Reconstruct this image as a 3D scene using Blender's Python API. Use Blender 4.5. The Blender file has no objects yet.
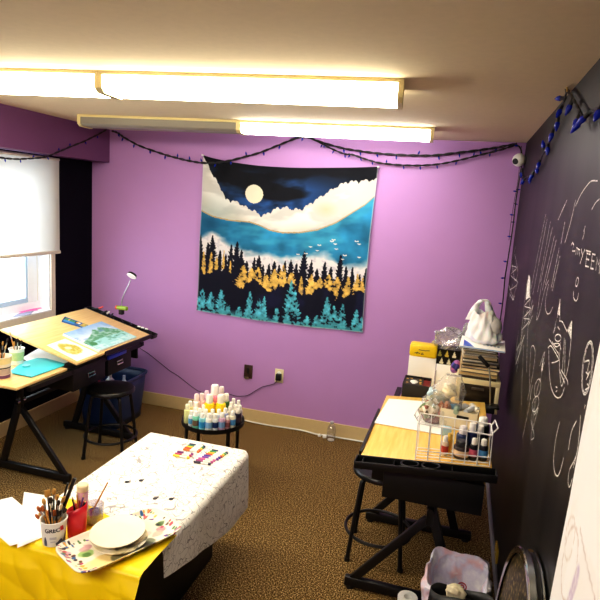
import bpy, bmesh, math, random
import numpy as np
from mathutils import Vector, Matrix
random.seed(7); rng = np.random.default_rng(5)
PI = math.pi
SC = bpy.context.scene
COL = SC.collection

# ------------------------------------------------------------------ camera
FPX = 563.6328; PITCH = .169; YAW = -.2706; ROLL = .065
CAM = np.array([-.3628, -4.3555, 1.8788])
W = 3.5372; H = 2.4; SOF = .1759; SOFZ = 2.1227
_F = np.array([math.sin(YAW)*math.cos(PITCH), math.cos(YAW)*math.cos(PITCH), -math.sin(PITCH)])
_R = np.array([math.cos(YAW), -math.sin(YAW), 0.]); _U = np.cross(_R, _F)
_X = _R*math.cos(ROLL)+_U*math.sin(ROLL); _Y = -_R*math.sin(ROLL)+_U*math.cos(ROLL)
cd = bpy.data.cameras.new('camera'); cam = bpy.data.objects.new('camera', cd); COL.objects.link(cam)
cd.sensor_width = 36; cd.lens = FPX/600*36; cd.clip_start = .02
cam.matrix_world = Matrix(((_X[0], _Y[0], -_F[0], CAM[0]), (_X[1], _Y[1], -_F[1], CAM[1]), (_X[2], _Y[2], -_F[2], CAM[2]), (0, 0, 0, 1)))
SC.camera = cam
def _ray(px, py): return _F+_X*(px-300)/FPX-_Y*(py-300)/FPX
def onX(px, py, x): d = _ray(px, py); return Vector(CAM+d*(x-CAM[0])/d[0])
def onY(px, py, y): d = _ray(px, py); return Vector(CAM+d*(y-CAM[1])/d[1])
def onZ(px, py, z): d = _ray(px, py); return Vector(CAM+d*(z-CAM[2])/d[2])

# ------------------------------------------------------------------ materials
def lin(c):
    return tuple((x/12.92 if x <= .04045 else ((x+.055)/1.055)**2.4) for x in c)
def hexc(h):
    h = h.lstrip('#')
    return lin(tuple(int(h[i:i+2], 16)/255 for i in (0, 2, 4)))
MATS = {}
def mat(name, col, rough=.5, metal=0., noise=.08, scale=40., bump=0., emit=0., spec=.5, coat=0., trans=0., alpha=1.):
    """Principled with a subtle noise variation of the base colour."""
    if name in MATS: return MATS[name]
    m = bpy.data.materials.new(name); m.use_nodes = True; MATS[name] = m
    nt = m.node_tree; b = nt.nodes['Principled BSDF']
    if isinstance(col, str): col = hexc(col)
    b.inputs['Roughness'].default_value = rough; b.inputs['Metallic'].default_value = metal
    b.inputs['Specular IOR Level'].default_value = spec; b.inputs['Coat Weight'].default_value = coat
    b.inputs['Transmission Weight'].default_value = trans; b.inputs['Alpha'].default_value = alpha
    tc = nt.nodes.new('ShaderNodeTexCoord'); nz = nt.nodes.new('ShaderNodeTexNoise')
    nz.inputs['Scale'].default_value = scale; nz.inputs['Detail'].default_value = 3
    nt.links.new(tc.outputs['Object'], nz.inputs['Vector'])
    mx = nt.nodes.new('ShaderNodeMix'); mx.data_type = 'RGBA'
    mx.inputs['A'].default_value = (*[c*(1-noise) for c in col], 1); mx.inputs['B'].default_value = (*[min(1, c*(1+noise)) for c in col], 1)
    nt.links.new(nz.outputs['Fac'], mx.inputs['Factor']); nt.links.new(mx.outputs['Result'], b.inputs['Base Color'])
    if bump:
        bp = nt.nodes.new('ShaderNodeBump'); bp.inputs['Strength'].default_value = bump; bp.inputs['Distance'].default_value = .003
        nt.links.new(nz.outputs['Fac'], bp.inputs['Height']); nt.links.new(bp.outputs['Normal'], b.inputs['Normal'])
    if emit:
        nt.links.new(mx.outputs['Result'], b.inputs['Emission Color']); b.inputs['Emission Strength'].default_value = emit
    return m
def ramp_mat(name, stops, scale, detail=4, rough=.8, bump=0., tex='noise', spec=.3, distort=0., map_scale=(1, 1, 1), bdist=.004):
    m = bpy.data.materials.new(name); m.use_nodes = True; MATS[name] = m; nt = m.node_tree; b = nt.nodes['Principled BSDF']
    tc = nt.nodes.new('ShaderNodeTexCoord'); mp = nt.nodes.new('ShaderNodeMapping'); mp.inputs['Scale'].default_value = map_scale
    nt.links.new(tc.outputs['Object'], mp.inputs['Vector'])
    if tex == 'noise':
        t = nt.nodes.new('ShaderNodeTexNoise'); t.inputs['Detail'].default_value = detail; t.inputs['Distortion'].default_value = distort; out = t.outputs['Fac']
    else:
        t = nt.nodes.new('ShaderNodeTexVoronoi'); out = t.outputs['Color']
    t.inputs['Scale'].default_value = scale; nt.links.new(mp.outputs['Vector'], t.inputs['Vector'])
    r = nt.nodes.new('ShaderNodeValToRGB'); el = r.color_ramp.elements
    while len(el) > 1: el.remove(el[-1])
    for i, (p, c) in enumerate(stops):
        e = el[0] if i == 0 else el.new(p); e.position = p; e.color = (*(hexc(c) if isinstance(c, str) else c), 1)
    nt.links.new(out, r.inputs['Fac']); nt.links.new(r.outputs['Color'], b.inputs['Base Color'])
    b.inputs['Roughness'].default_value = rough; b.inputs['Specular IOR Level'].default_value = spec
    if bump:
        bp = nt.nodes.new('ShaderNodeBump'); bp.inputs['Strength'].default_value = bump; bp.inputs['Distance'].default_value = bdist
        nt.links.new(out, bp.inputs['Height']); nt.links.new(bp.outputs['Normal'], b.inputs['Normal'])
    return m
def attr_mat(name, rough=.85, spec=.2, bump=0.):
    m = bpy.data.materials.new(name); m.use_nodes = True; nt = m.node_tree; b = nt.nodes['Principled BSDF']
    a = nt.nodes.new('ShaderNodeVertexColor'); a.layer_name = 'Col'
    nt.links.new(a.outputs['Color'], b.inputs['Base Color']); b.inputs['Roughness'].default_value = rough; b.inputs['Specular IOR Level'].default_value = spec
    if bump:
        tc = nt.nodes.new('ShaderNodeTexCoord'); nz = nt.nodes.new('ShaderNodeTexNoise'); nz.inputs['Scale'].default_value = 300
        nt.links.new(tc.outputs['Object'], nz.inputs['Vector'])
        bp = nt.nodes.new('ShaderNodeBump'); bp.inputs['Strength'].default_value = bump; bp.inputs['Distance'].default_value = .001
        nt.links.new(nz.outputs['Fac'], bp.inputs['Height']); nt.links.new(bp.outputs['Normal'], b.inputs['Normal'])
    return m
def clear_mat(name, tint=(1, 1, 1), gloss=.12, rough=.08, milky=0.):
    """thin clear plastic / pane: transparent + glossy (+ a little diffuse milkiness)"""
    m = bpy.data.materials.new(name); m.use_nodes = True; nt = m.node_tree; nt.nodes.clear()
    o = nt.nodes.new('ShaderNodeOutputMaterial'); t = nt.nodes.new('ShaderNodeBsdfTransparent'); t.inputs['Color'].default_value = (*tint, 1)
    g = nt.nodes.new('ShaderNodeBsdfGlossy'); g.inputs['Roughness'].default_value = rough
    fr = nt.nodes.new('ShaderNodeLayerWeight'); fr.inputs['Blend'].default_value = .35
    mt = nt.nodes.new('ShaderNodeMath'); mt.operation = 'MULTIPLY_ADD'; mt.inputs[1].default_value = .55; mt.inputs[2].default_value = gloss
    nt.links.new(fr.outputs['Facing'], mt.inputs[0])
    m1 = nt.nodes.new('ShaderNodeMixShader'); nt.links.new(mt.outputs[0], m1.inputs[0]); nt.links.new(t.outputs[0], m1.inputs[1]); nt.links.new(g.outputs[0], m1.inputs[2])
    d = nt.nodes.new('ShaderNodeBsdfDiffuse'); d.inputs['Color'].default_value = (.9, .9, .9, 1)
    m2 = nt.nodes.new('ShaderNodeMixShader'); m2.inputs[0].default_value = milky
    nt.links.new(m1.outputs[0], m2.inputs[1]); nt.links.new(d.outputs[0], m2.inputs[2]); nt.links.new(m2.outputs[0], o.inputs['Surface'])
    return m

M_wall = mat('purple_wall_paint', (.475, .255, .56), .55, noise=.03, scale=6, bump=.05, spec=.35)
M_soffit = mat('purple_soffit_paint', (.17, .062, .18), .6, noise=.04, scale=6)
M_navy = mat('navy_wall_paint', (.0012, .0016, .006), .6, noise=.2, scale=8, spec=.12)
M_ceil = mat('cream_ceiling_paint', (.84, .715, .49), .9, noise=.05, scale=30, bump=.08)
M_carpet = ramp_mat('brown_fleck_carpet', [(.37, (.014, .007, .003)), (.46, (.085, .047, .015)), (.54, (.20, .125, .045)), (.66, (.62, .44, .20))], 150, 8, .95, .5, spec=.1)
M_base = mat('beige_vinyl_baseboard', '#cdb78a', .6, noise=.05)
M_baseg = mat('grey_vinyl_baseboard', '#8f8d92', .6, noise=.05)
M_trim = mat('cream_window_trim', '#d9d2c4', .5)
M_upvc = mat('white_window_frame', '#f2f5fa', .35, noise=.02)
M_glassw = clear_mat('window_glass', gloss=.03, rough=.0)
M_black = mat('black_powder_coat', (.004, .004, .005), .42, noise=.15, scale=120)
M_blackm = mat('matte_black_plastic', (.003, .003, .0035), .5, noise=.15)
M_vinyl = mat('black_vinyl_seat', (.006, .0055, .0055), .32, noise=.1)
M_chrome = mat('chrome', (.8, .8, .8), .15, 1., noise=.02)
M_steel = mat('brushed_steel', (.55, .55, .56), .3, 1., noise=.05)
M_white = mat('white_plastic', '#f0efe9', .4, noise=.02)
M_paper = mat('white_paper', '#f7f5f0', .8, noise=.015)
M_cream = mat('cream_plastic', '#e6d9b0', .45, noise=.03)
M_fix = mat('cream_fixture_enamel', '#e2d29a', .45, noise=.03)
M_blue = mat('blue_bulb_glass', (.010, .025, .36), .15, noise=.1, spec=.6, emit=.05)
M_cable = mat('black_light_cable', (.006, .006, .008), .5)
M_purplecable = mat('thin_dark_cable', (.02, .012, .03), .5)
def wood(name, c1, c2, rough=.35):
    return ramp_mat(name, [(.3, c1), (.7, c2)], 5, 6, rough, tex='noise', map_scale=(12, 1, 12), spec=.4)
M_wood = wood('light_maple_laminate', '#e3bd7c', '#f0cf92')
M_woody = wood('yellow_maple_laminate', '#e9b958', '#f5d07a')
M_ink = mat('dark_print', (.02, .02, .03), .5)
M_edge = mat('maple_edge_band', '#c99a56', .5)

# ------------------------------------------------------------------ mesh helper
class MB:
    def __init__(s): s.bm = bmesh.new()
    def _new(s, geom, M):
        bmesh.ops.transform(s.bm, matrix=M, verts=geom); return geom
    def box(s, c, size, rot=None, bev=0.):
        r = bmesh.ops.create_cube(s.bm, size=1.)['verts']
        M = Matrix.Translation(c) @ (rot.to_4x4() if rot is not None else Matrix()) @ Matrix.Diagonal((*size, 1))
        s._new(r, M)
        if bev:
            ed = {e for v in r for e in v.link_edges}
            bmesh.ops.bevel(s.bm, geom=list(ed), offset=bev, segments=2, affect='EDGES', profile=.5)
        return s
    def bar(s, p, q, w, h, up=(0, 0, 1), bev=0.):
        p, q = Vector(p), Vector(q); d = q-p; z = d.normalized(); u = Vector(up)
        x = u.cross(z)
        if x.length < 1e-4: x = Vector((1, 0, 0)).cross(z)
        x.normalize(); y = z.cross(x)
        return s.box((p+q)/2, (w, h, d.length), Matrix((x, y, z)).transposed(), bev)
    def cyl(s, p, q, r0, r1=None, seg=16, cap=True):
        p, q = Vector(p), Vector(q); r1 = r0 if r1 is None else r1; d = q-p
        v = bmesh.ops.create_cone(s.bm, cap_ends=cap, segments=seg, radius1=r0, radius2=r1, depth=d.length)['verts']
        s._new(v, Matrix.Translation((p+q)/2) @ d.to_track_quat('Z', 'Y').to_matrix().to_4x4()); return s
    def lathe(s, prof, seg=20, M=None):
        rings = []
        for r, z in prof:
            if r < 1e-5: rings.append([s.bm.verts.new((0, 0, z))])
            else: rings.append([s.bm.verts.new((r*math.cos(2*PI*i/seg), r*math.sin(2*PI*i/seg), z)) for i in range(seg)])
        for a, b in zip(rings, rings[1:]):
            for i in range(seg):
                j = (i+1) % seg
                f = [a[i % len(a)], a[j % len(a)], b[j % len(b)], b[i % len(b)]]
                f = list(dict.fromkeys(f))
                if len(f) > 2:
                    try: s.bm.faces.new(f)
                    except ValueError: pass
        vs = [v for r in rings for v in r]
        if M is not None: s._new(vs, M)
        return s
    def ball(s, c, r, sc=(1, 1, 1), sub=2, rot=None):
        v = bmesh.ops.create_icosphere(s.bm, subdivisions=sub, radius=r)['verts']
        s._new(v, Matrix.Translation(c) @ (rot.to_4x4() if rot is not None else Matrix()) @ Matrix.Diagonal((*sc, 1))); return s
    def tube(s, pts, r, seg=8, closed=False, rad=None):
        pts = [Vector(p) for p in pts]; n = len(pts); rings = []; prev = None
        for i, p in enumerate(pts):
            if closed: t = pts[(i+1) % n]-pts[i-1]
            else: t = pts[min(i+1, n-1)]-pts[max(i-1, 0)]
            t.normalize()
            if prev is None:
                a = Vector((0, 0, 1)) if abs(t.z) < .9 else Vector((1, 0, 0)); x = a.cross(t).normalized()
            else:
                x = prev-t*prev.dot(t); x = x.normalized() if x.length > 1e-6 else prev
            prev = x; y = t.cross(x); rr = rad[i] if rad else r
            rings.append([s.bm.verts.new(p+x*rr*math.cos(2*PI*k/seg)+y*rr*math.sin(2*PI*k/seg)) for k in range(seg)])
        m = n if closed else n-1
        for i in range(m):
            a, b = rings[i], rings[(i+1) % n]
            for k in range(seg): s.bm.faces.new((a[k], a[(k+1) % seg], b[(k+1) % seg], b[k]))
        if not closed: s.bm.faces.new(rings[0][::-1]); s.bm.faces.new(rings[-1])
        return s
    def poly(s, pts, th=0., axis=(0, 0, 1)):
        a = Vector(axis).normalized()
        lo = [s.bm.verts.new(Vector(p)) for p in pts]
        f = s.bm.faces.new(lo)
        if th:
            r = bmesh.ops.extrude_face_region(s.bm, geom=[f])
            bmesh.ops.translate(s.bm, vec=a*th, verts=[g for g in r['geom'] if isinstance(g, bmesh.types.BMVert)])
        return s
    def grid(s, fn, nu, nv, closed_u=False):
        vs = [[s.bm.verts.new(fn(i/(nu if closed_u else nu-1) if nu > 1 else 0, j/(nv-1))) for i in range(nu)] for j in range(nv)]
        for j in range(nv-1):
            for i in range(nu if closed_u else nu-1):
                k = (i+1) % nu
                s.bm.faces.new((vs[j][i], vs[j][k], vs[j+1][k], vs[j+1][i]))
        return s
    def build(s, name, m, parent=None, smooth=True, ang=40, solid=0., bev=0.):
        bmesh.ops.recalc_face_normals(s.bm, faces=s.bm.faces)
        me = bpy.data.meshes.new(name); s.bm.to_mesh(me); s.bm.free()
        if smooth:
            me.polygons.foreach_set('use_smooth', [True]*len(me.polygons)); me.set_sharp_from_angle(angle=math.radians(ang))
        o = bpy.data.objects.new(name, me); COL.objects.link(o); me.materials.append(m)
        if parent is not None: o.parent = parent
        if solid:
            md = o.modifiers.new('Solid', 'SOLIDIFY'); md.thickness = solid; md.offset = 0
        if bev:
            md = o.modifiers.new('Bevel', 'BEVEL'); md.width = bev; md.segments = 2; md.limit_method = 'ANGLE'
        return o
def tag(o, label, cat, group=None, kind=None):
    o['label'] = label; o['category'] = cat
    if group: o['group'] = group
    if kind: o['kind'] = kind
    return o
def thing(name, label, cat, loc=(0, 0, 0), rz=0., group=None):
    o = bpy.data.objects.new(name, None); COL.objects.link(o); o.location = loc; o.rotation_euler = (0, 0, rz); o.empty_display_size = .05
    return tag(o, label, cat, group)
def struct(name, mb, m, parent=None, smooth=False, **k):
    o = mb.build(name, m, parent, smooth, **k)
    if parent is None: o['kind'] = 'structure'
    return o
def dup(root, loc, rz=0., label=None):
    r = root.copy(); COL.objects.link(r); r.location = loc; r.rotation_euler = (0, 0, rz)
    if label: r['label'] = label
    for ch in list(root.children):
        c = ch.copy(); COL.objects.link(c); c.parent = r
        for g in list(ch.children):
            d = g.copy(); COL.objects.link(d); d.parent = c
    return r
def painted(name, pos, colf, nu, nv, m, parent=None, smooth=True):
    """a sheet whose vertices carry colours computed by colf(U, V) (U right, V down, 0..1)"""
    U, V = np.meshgrid(np.linspace(0, 1, nu), np.linspace(0, 1, nv))
    P = pos(U, V).reshape(-1, 3); C = np.clip(colf(U, V).reshape(-1, 3), 0, 1)
    C = np.where(C <= .04045, C/12.92, ((C+.055)/1.055)**2.4)
    idx = np.arange(nu*nv).reshape(nv, nu)
    F = np.stack([idx[:-1, :-1], idx[1:, :-1], idx[1:, 1:], idx[:-1, 1:]], -1).reshape(-1, 4)
    me = bpy.data.meshes.new(name); me.from_pydata(P.tolist(), [], F.tolist())
    a = me.color_attributes.new('Col', 'FLOAT_COLOR', 'POINT'); a.data.foreach_set('color', np.concatenate([C, np.ones((len(C), 1))], 1).ravel().astype(np.float32))
    if smooth: me.polygons.foreach_set('use_smooth', [True]*len(me.polygons))
    o = bpy.data.objects.new(name, me); COL.objects.link(o); me.materials.append(m)
    if parent is not None: o.parent = parent
    return o
def vnoise(U, V, s, seed, oct=4):
    """value noise in numpy, about 0..1"""
    out = np.zeros_like(U); amp = 1.; tot = 0.
    for k in range(oct):
        g = np.random.default_rng(seed+k).random((130, 130)); x = (U*s) % 128; y = (V*s) % 128
        i = x.astype(int); j = y.astype(int); fx = x-i; fy = y-j; fx = fx*fx*(3-2*fx); fy = fy*fy*(3-2*fy)
        out += amp*((g[j, i]*(1-fx)+g[j, i+1]*fx)*(1-fy)+(g[j+1, i]*(1-fx)+g[j+1, i+1]*fx)*fy); tot += amp; amp *= .5; s *= 2
    return out/tot
def mixc(C, mask, c):
    mask = mask[..., None]; return C*(1-mask)+np.array(c)*mask
def h2(h):
    h = h.lstrip('#')
    return np.array([int(h[i:i+2], 16)/255 for i in (0, 2, 4)])
def smooth_path(pts, n=6):
    """Catmull-Rom through pts"""
    pts = [Vector(p) for p in pts]; out = []
    for i in range(len(pts)-1):
        p0 = pts[max(i-1, 0)]; p1 = pts[i]; p2 = pts[i+1]; p3 = pts[min(i+2, len(pts)-1)]
        for k in range(n):
            t = k/n; out.append(.5*((2*p1)+(p2-p0)*t+(2*p0-5*p1+4*p2-p3)*t*t+(3*p1-p0-3*p2+p3)*t**3))
    out.append(pts[-1]); return out

# ================================================================== SETTING
YB = -6.3
struct('floor', MB().box((-W/2, YB/2, -.05), (W+.3, -YB+.3, .1)), M_carpet)
struct('ceiling', MB().box((-W/2, YB/2, H+.05), (W+.3, -YB+.3, .1)), M_ceil)
wb = struct('wall_back', MB().box((-W/2, .06, H/2), (W+.24, .12, H)), M_wall)
struct('wall_front', MB().box((-W/2, YB-.06, H/2), (W+.24, .12, H)), M_wall)
# chalkboard wall
def chalk_material():
    m = bpy.data.materials.new('chalkboard_paint'); m.use_nodes = True; nt = m.node_tree; b = nt.nodes['Principled BSDF']
    tc = nt.nodes.new('ShaderNodeTexCoord'); mp = nt.nodes.new('ShaderNodeMapping'); mp.inputs['Scale'].default_value = (1, 3.2, .7)
    nz = nt.nodes.new('ShaderNodeTexNoise'); nz.inputs['Scale'].default_value = 1.6; nz.inputs['Detail'].default_value = 5
    nt.links.new(tc.outputs['Object'], mp.inputs['Vector']); nt.links.new(mp.outputs['Vector'], nz.inputs['Vector'])
    r = nt.nodes.new('ShaderNodeValToRGB'); e = r.color_ramp.elements
    e[0].position = .35; e[0].color = (.005, .0045, .005, 1); e[1].position = .8; e[1].color = (.021, .019, .020, 1)
    nt.links.new(nz.outputs['Fac'], r.inputs['Fac']); nt.links.new(r.outputs['Color'], b.inputs['Base Color'])
    b.inputs['Roughness'].default_value = .48; b.inputs['Specular IOR Level'].default_value = .3
    return m
wr = struct('wall_right', MB().box((.06, YB/2, H/2), (.12, -YB+.1, H)), chalk_material())
# window wall around its opening
WY0, WY1, WZ0, WZ1 = -2.35, -.545, .885, 2.11
mb = MB(); D = .14
mb.box((-W-D/2, (WY1+.1)/2, H/2), (D, .1-WY1, H)); mb.box((-W-D/2, (WY0+YB)/2, H/2), (D, WY0-YB, H))
mb.box((-W-D/2, (WY0+WY1)/2, WZ0/2), (D, WY1-WY0, WZ0)); mb.box((-W-D/2, (WY0+WY1)/2, (WZ1+H)/2), (D, WY1-WY0, H-WZ1))
struct('wall_left', mb, M_navy)
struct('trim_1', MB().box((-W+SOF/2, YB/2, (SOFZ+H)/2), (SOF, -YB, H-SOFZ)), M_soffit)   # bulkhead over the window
BBH = .115
struct('baseboard_back', MB().box((-W/2, -.006, BBH/2), (W, .012, BBH), bev=.003), M_base)
struct('baseboard_left', MB().box((-W+.006, YB/2, BBH/2), (.012, -YB, BBH), bev=.003), M_base)
struct('baseboard_right', MB().box((-.006, YB/2, .035), (.012, -YB, .07), bev=.003), M_baseg)
# window
win = MB()
fx = -W-.125
for (y0, y1, z0, z1) in ((WY0, WY1, WZ0, WZ0+.075), (WY0, WY1, WZ1-.07, WZ1), (WY0, WY0+.07, WZ0+.0752, WZ1-.0702), (WY1-.125, WY1, WZ0+.0752, WZ1-.0702), (-1.5, -1.43, WZ0+.0752, WZ1-.0702)):
    win.box((fx, (y0+y1)/2, (z0+z1)/2), (.05, y1-y0, z1-z0), bev=.006)
window = struct('window_1', win, M_upvc)
m2 = MB()
for (a, b_) in ((-1.43, -.665), (-2.28, -1.5)):
    for (y0, y1, z0, z1) in ((a, b_, WZ0+.075, WZ0+.115), (a, b_, WZ1-.11, WZ1-.07), (a, a+.045, WZ0+.1152, WZ1-.1102), (b_-.028, b_, WZ0+.1152, WZ1-.1102)):
        m2.box((fx-.004, (y0+y1)/2, (z0+z1)/2), (.05, y1-y0, z1-z0), bev=.006)
m2.build('window_sash', mat('pale_blue_sash', '#b9d3ea', .35), window, False)
MB().box((fx-.005, (WY0+WY1)/2, (WZ0+WZ1)/2), (.004, WY1-WY0-.05, WZ1-WZ0-.05)).build('window_pane', M_glassw, window, False)
m3 = MB()
m3.box((-W+.008, (WY0+WY1)/2, WZ0-.03), (.016, WY1-WY0+.1, .06), bev=.003); m3.box((-W+.008, WY1+.0255, (WZ0+WZ1)/2+.0005), (.016, .049, WZ1-WZ0), bev=.003)
m3.box((-W+.008, WY0-.0255, (WZ0+WZ1)/2+.0005), (.016, .049, WZ1-WZ0), bev=.003)
m3.build('window_casing', M_trim, window, False)
m4 = MB(); m4.box((-W-.062, WY1-.004, (WZ0+WZ1)/2), (.125, .008, WZ1-WZ0)); m4.box((-W-.052, WY0+.004, (WZ0+WZ1)/2), (.105, .008, WZ1-WZ0)); m4.box((-W-.045, (WY0+WY1)/2, WZ0+.005), (.12, WY1-WY0, .01))
m4.build('window_sill', M_upvc, window, False)
# roller blind
bl = thing('roller_blind', 'cream roller blind drawn half way down the window', 'blind', (-W+.035, -1.4, 2.11))
m = bpy.data.materials.new('blind_fabric'); m.use_nodes = True; nt = m.node_tree; nt.nodes.clear()
o_ = nt.nodes.new('ShaderNodeOutputMaterial'); d_ = nt.nodes.new('ShaderNodeBsdfDiffuse'); t_ = nt.nodes.new('ShaderNodeBsdfTranslucent'); x_ = nt.nodes.new('ShaderNodeMixShader')
tc = nt.nodes.new('ShaderNodeTexCoord'); wv = nt.nodes.new('ShaderNodeTexNoise'); wv.inputs['Scale'].default_value = 4; nt.links.new(tc.outputs['Object'], wv.inputs['Vector'])
rp = nt.nodes.new('ShaderNodeValToRGB'); rp.color_ramp.elements[0].color = (.62, .62, .58, 1); rp.color_ramp.elements[1].color = (.72, .72, .68, 1)
nt.links.new(wv.outputs['Fac'], rp.inputs['Fac']); nt.links.new(rp.outputs['Color'], d_.inputs['Color']); nt.links.new(rp.outputs['Color'], t_.inputs['Color'])
x_.inputs[0].default_value = .22; nt.links.new(d_.outputs[0], x_.inputs[1]); nt.links.new(t_.outputs[0], x_.inputs[2]); nt.links.new(x_.outputs[0], o_.inputs['Surface'])
MB().grid(lambda u, v: Vector((.003*math.sin(u*9), -1.0+u*1.932, -v*.735)), 40, 12).build('blind_fabric', m, bl)
MB().box((0, -.03, -.745), (.018, 1.94, .026), bev=.006).build('bottom_bar', M_trim, bl)
MB().cyl((-.002, -1., -.012), (-.002, .93, -.012), .012).build('roller_tube', M_trim, bl)
pc = MB(); p0 = onY(36.5, 256, -.60); pc.tube([(-W-.075, -.60, 1.5), (-W-.075, -.597, 1.1), (-W-.075, -.6, .97)], .0025, 6)
tag(pc.build('blind_cord', M_trim), 'thin pale pull cord hanging down inside the window recess', 'cord')

# ------------------------------------------------------------------ ceiling lights
def glow_mat(name, col, e):
    m = bpy.data.materials.new(name); m.use_nodes = True; nt = m.node_tree; nt.nodes.clear()
    o = nt.nodes.new('ShaderNodeOutputMaterial'); em = nt.nodes.new('ShaderNodeEmission'); em.inputs['Color'].default_value = (*col, 1); em.inputs['Strength'].default_value = e
    nt.links.new(em.outputs[0], o.inputs['Surface']); return m
LIT = 20.
M_lit = glow_mat('warm_lit_diffuser', (1., .89, .67), LIT)
M_lit2 = glow_mat('white_lit_diffuser', (1., .95, .88), LIT*.85)
M_unlit = mat('unlit_diffuser', '#8f8a80', .4, noise=.03)
M_fill = glow_mat('fill_diffuser', (1., .93, .80), LIT*1.45)  # glow of the added fill fixtures behind the camera
def fixture(a, b_, lit, label, wd=.20, h=.085):
    """a, b_: the two ends of its camera-side edge on the ceiling"""
    a, b_ = Vector((*a, H)), Vector((*b_, H)); rz = math.atan2(b_.y-a.y, b_.x-a.x); c = (a+b_)/2+Vector((-math.sin(rz), math.cos(rz), 0))*(wd/2+.01)
    t = thing('ceiling_light', label, 'ceiling light', c, rz, 'fluorescent ceiling fixtures')
    L = (b_-a).length/2
    MB().box((0, 0, -.008), (2*L, wd+.02, .016), bev=.003).build('housing', M_fix, t)
    prof = [(-wd/2, -.016), (-wd/2, -h*.80), (-wd/2+.025, -h), (wd/2-.025, -h), (wd/2, -h*.80), (wd/2, -.016)]
    b = MB()
    b.grid(lambda u, v: Vector((-L+.012+u*(2*L-.024), *prof[round(v*5)])), 2, 6)
    b.build('diffuser', lit or M_unlit, t, False)
    for sx in (-1, 1):
        pr_ = [(sx*(L-.012), a, z) for a, z in ((-wd/2-.006, 0), (-wd/2-.006, -h*.86), (-wd/2+.02, -h*1.07), (wd/2-.02, -h*1.07), (wd/2+.006, -h*.86), (wd/2+.006, 0))]
        MB().poly(pr_, .022, (sx, 0, 0)).build('end_cap', M_fix, t, False)
    return t
fixture((-1.975, -2.10), (-.662, -1.969), M_lit, 'long lit fluorescent ceiling fixture over the paper-covered table')
fixture((-3.30, -2.232), (-1.985, -2.101), M_lit, 'lit fluorescent fixture running to the window side, end to end with the long one')
fixture((-3.05, -.827), (-1.876, -.739), None, 'unlit grey fluorescent fixture near the purple wall, window end', wd=.17, h=.075)
fixture((-1.868, -.738), (-.609, -.645), M_lit2, 'lit fluorescent fixture along the purple wall above the tapestry', wd=.15, h=.075)
fixture((-1.975, -4.7), (-.66, -4.6), M_fill, 'added fill fixture at the unseen camera end of the ceiling, chalkboard side')  # invented pair of fixtures out of view, added to brighten the room
fixture((-3.30, -4.83), (-1.985, -4.701), M_fill, 'added fill fixture at the unseen camera end of the ceiling, window side')

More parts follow.
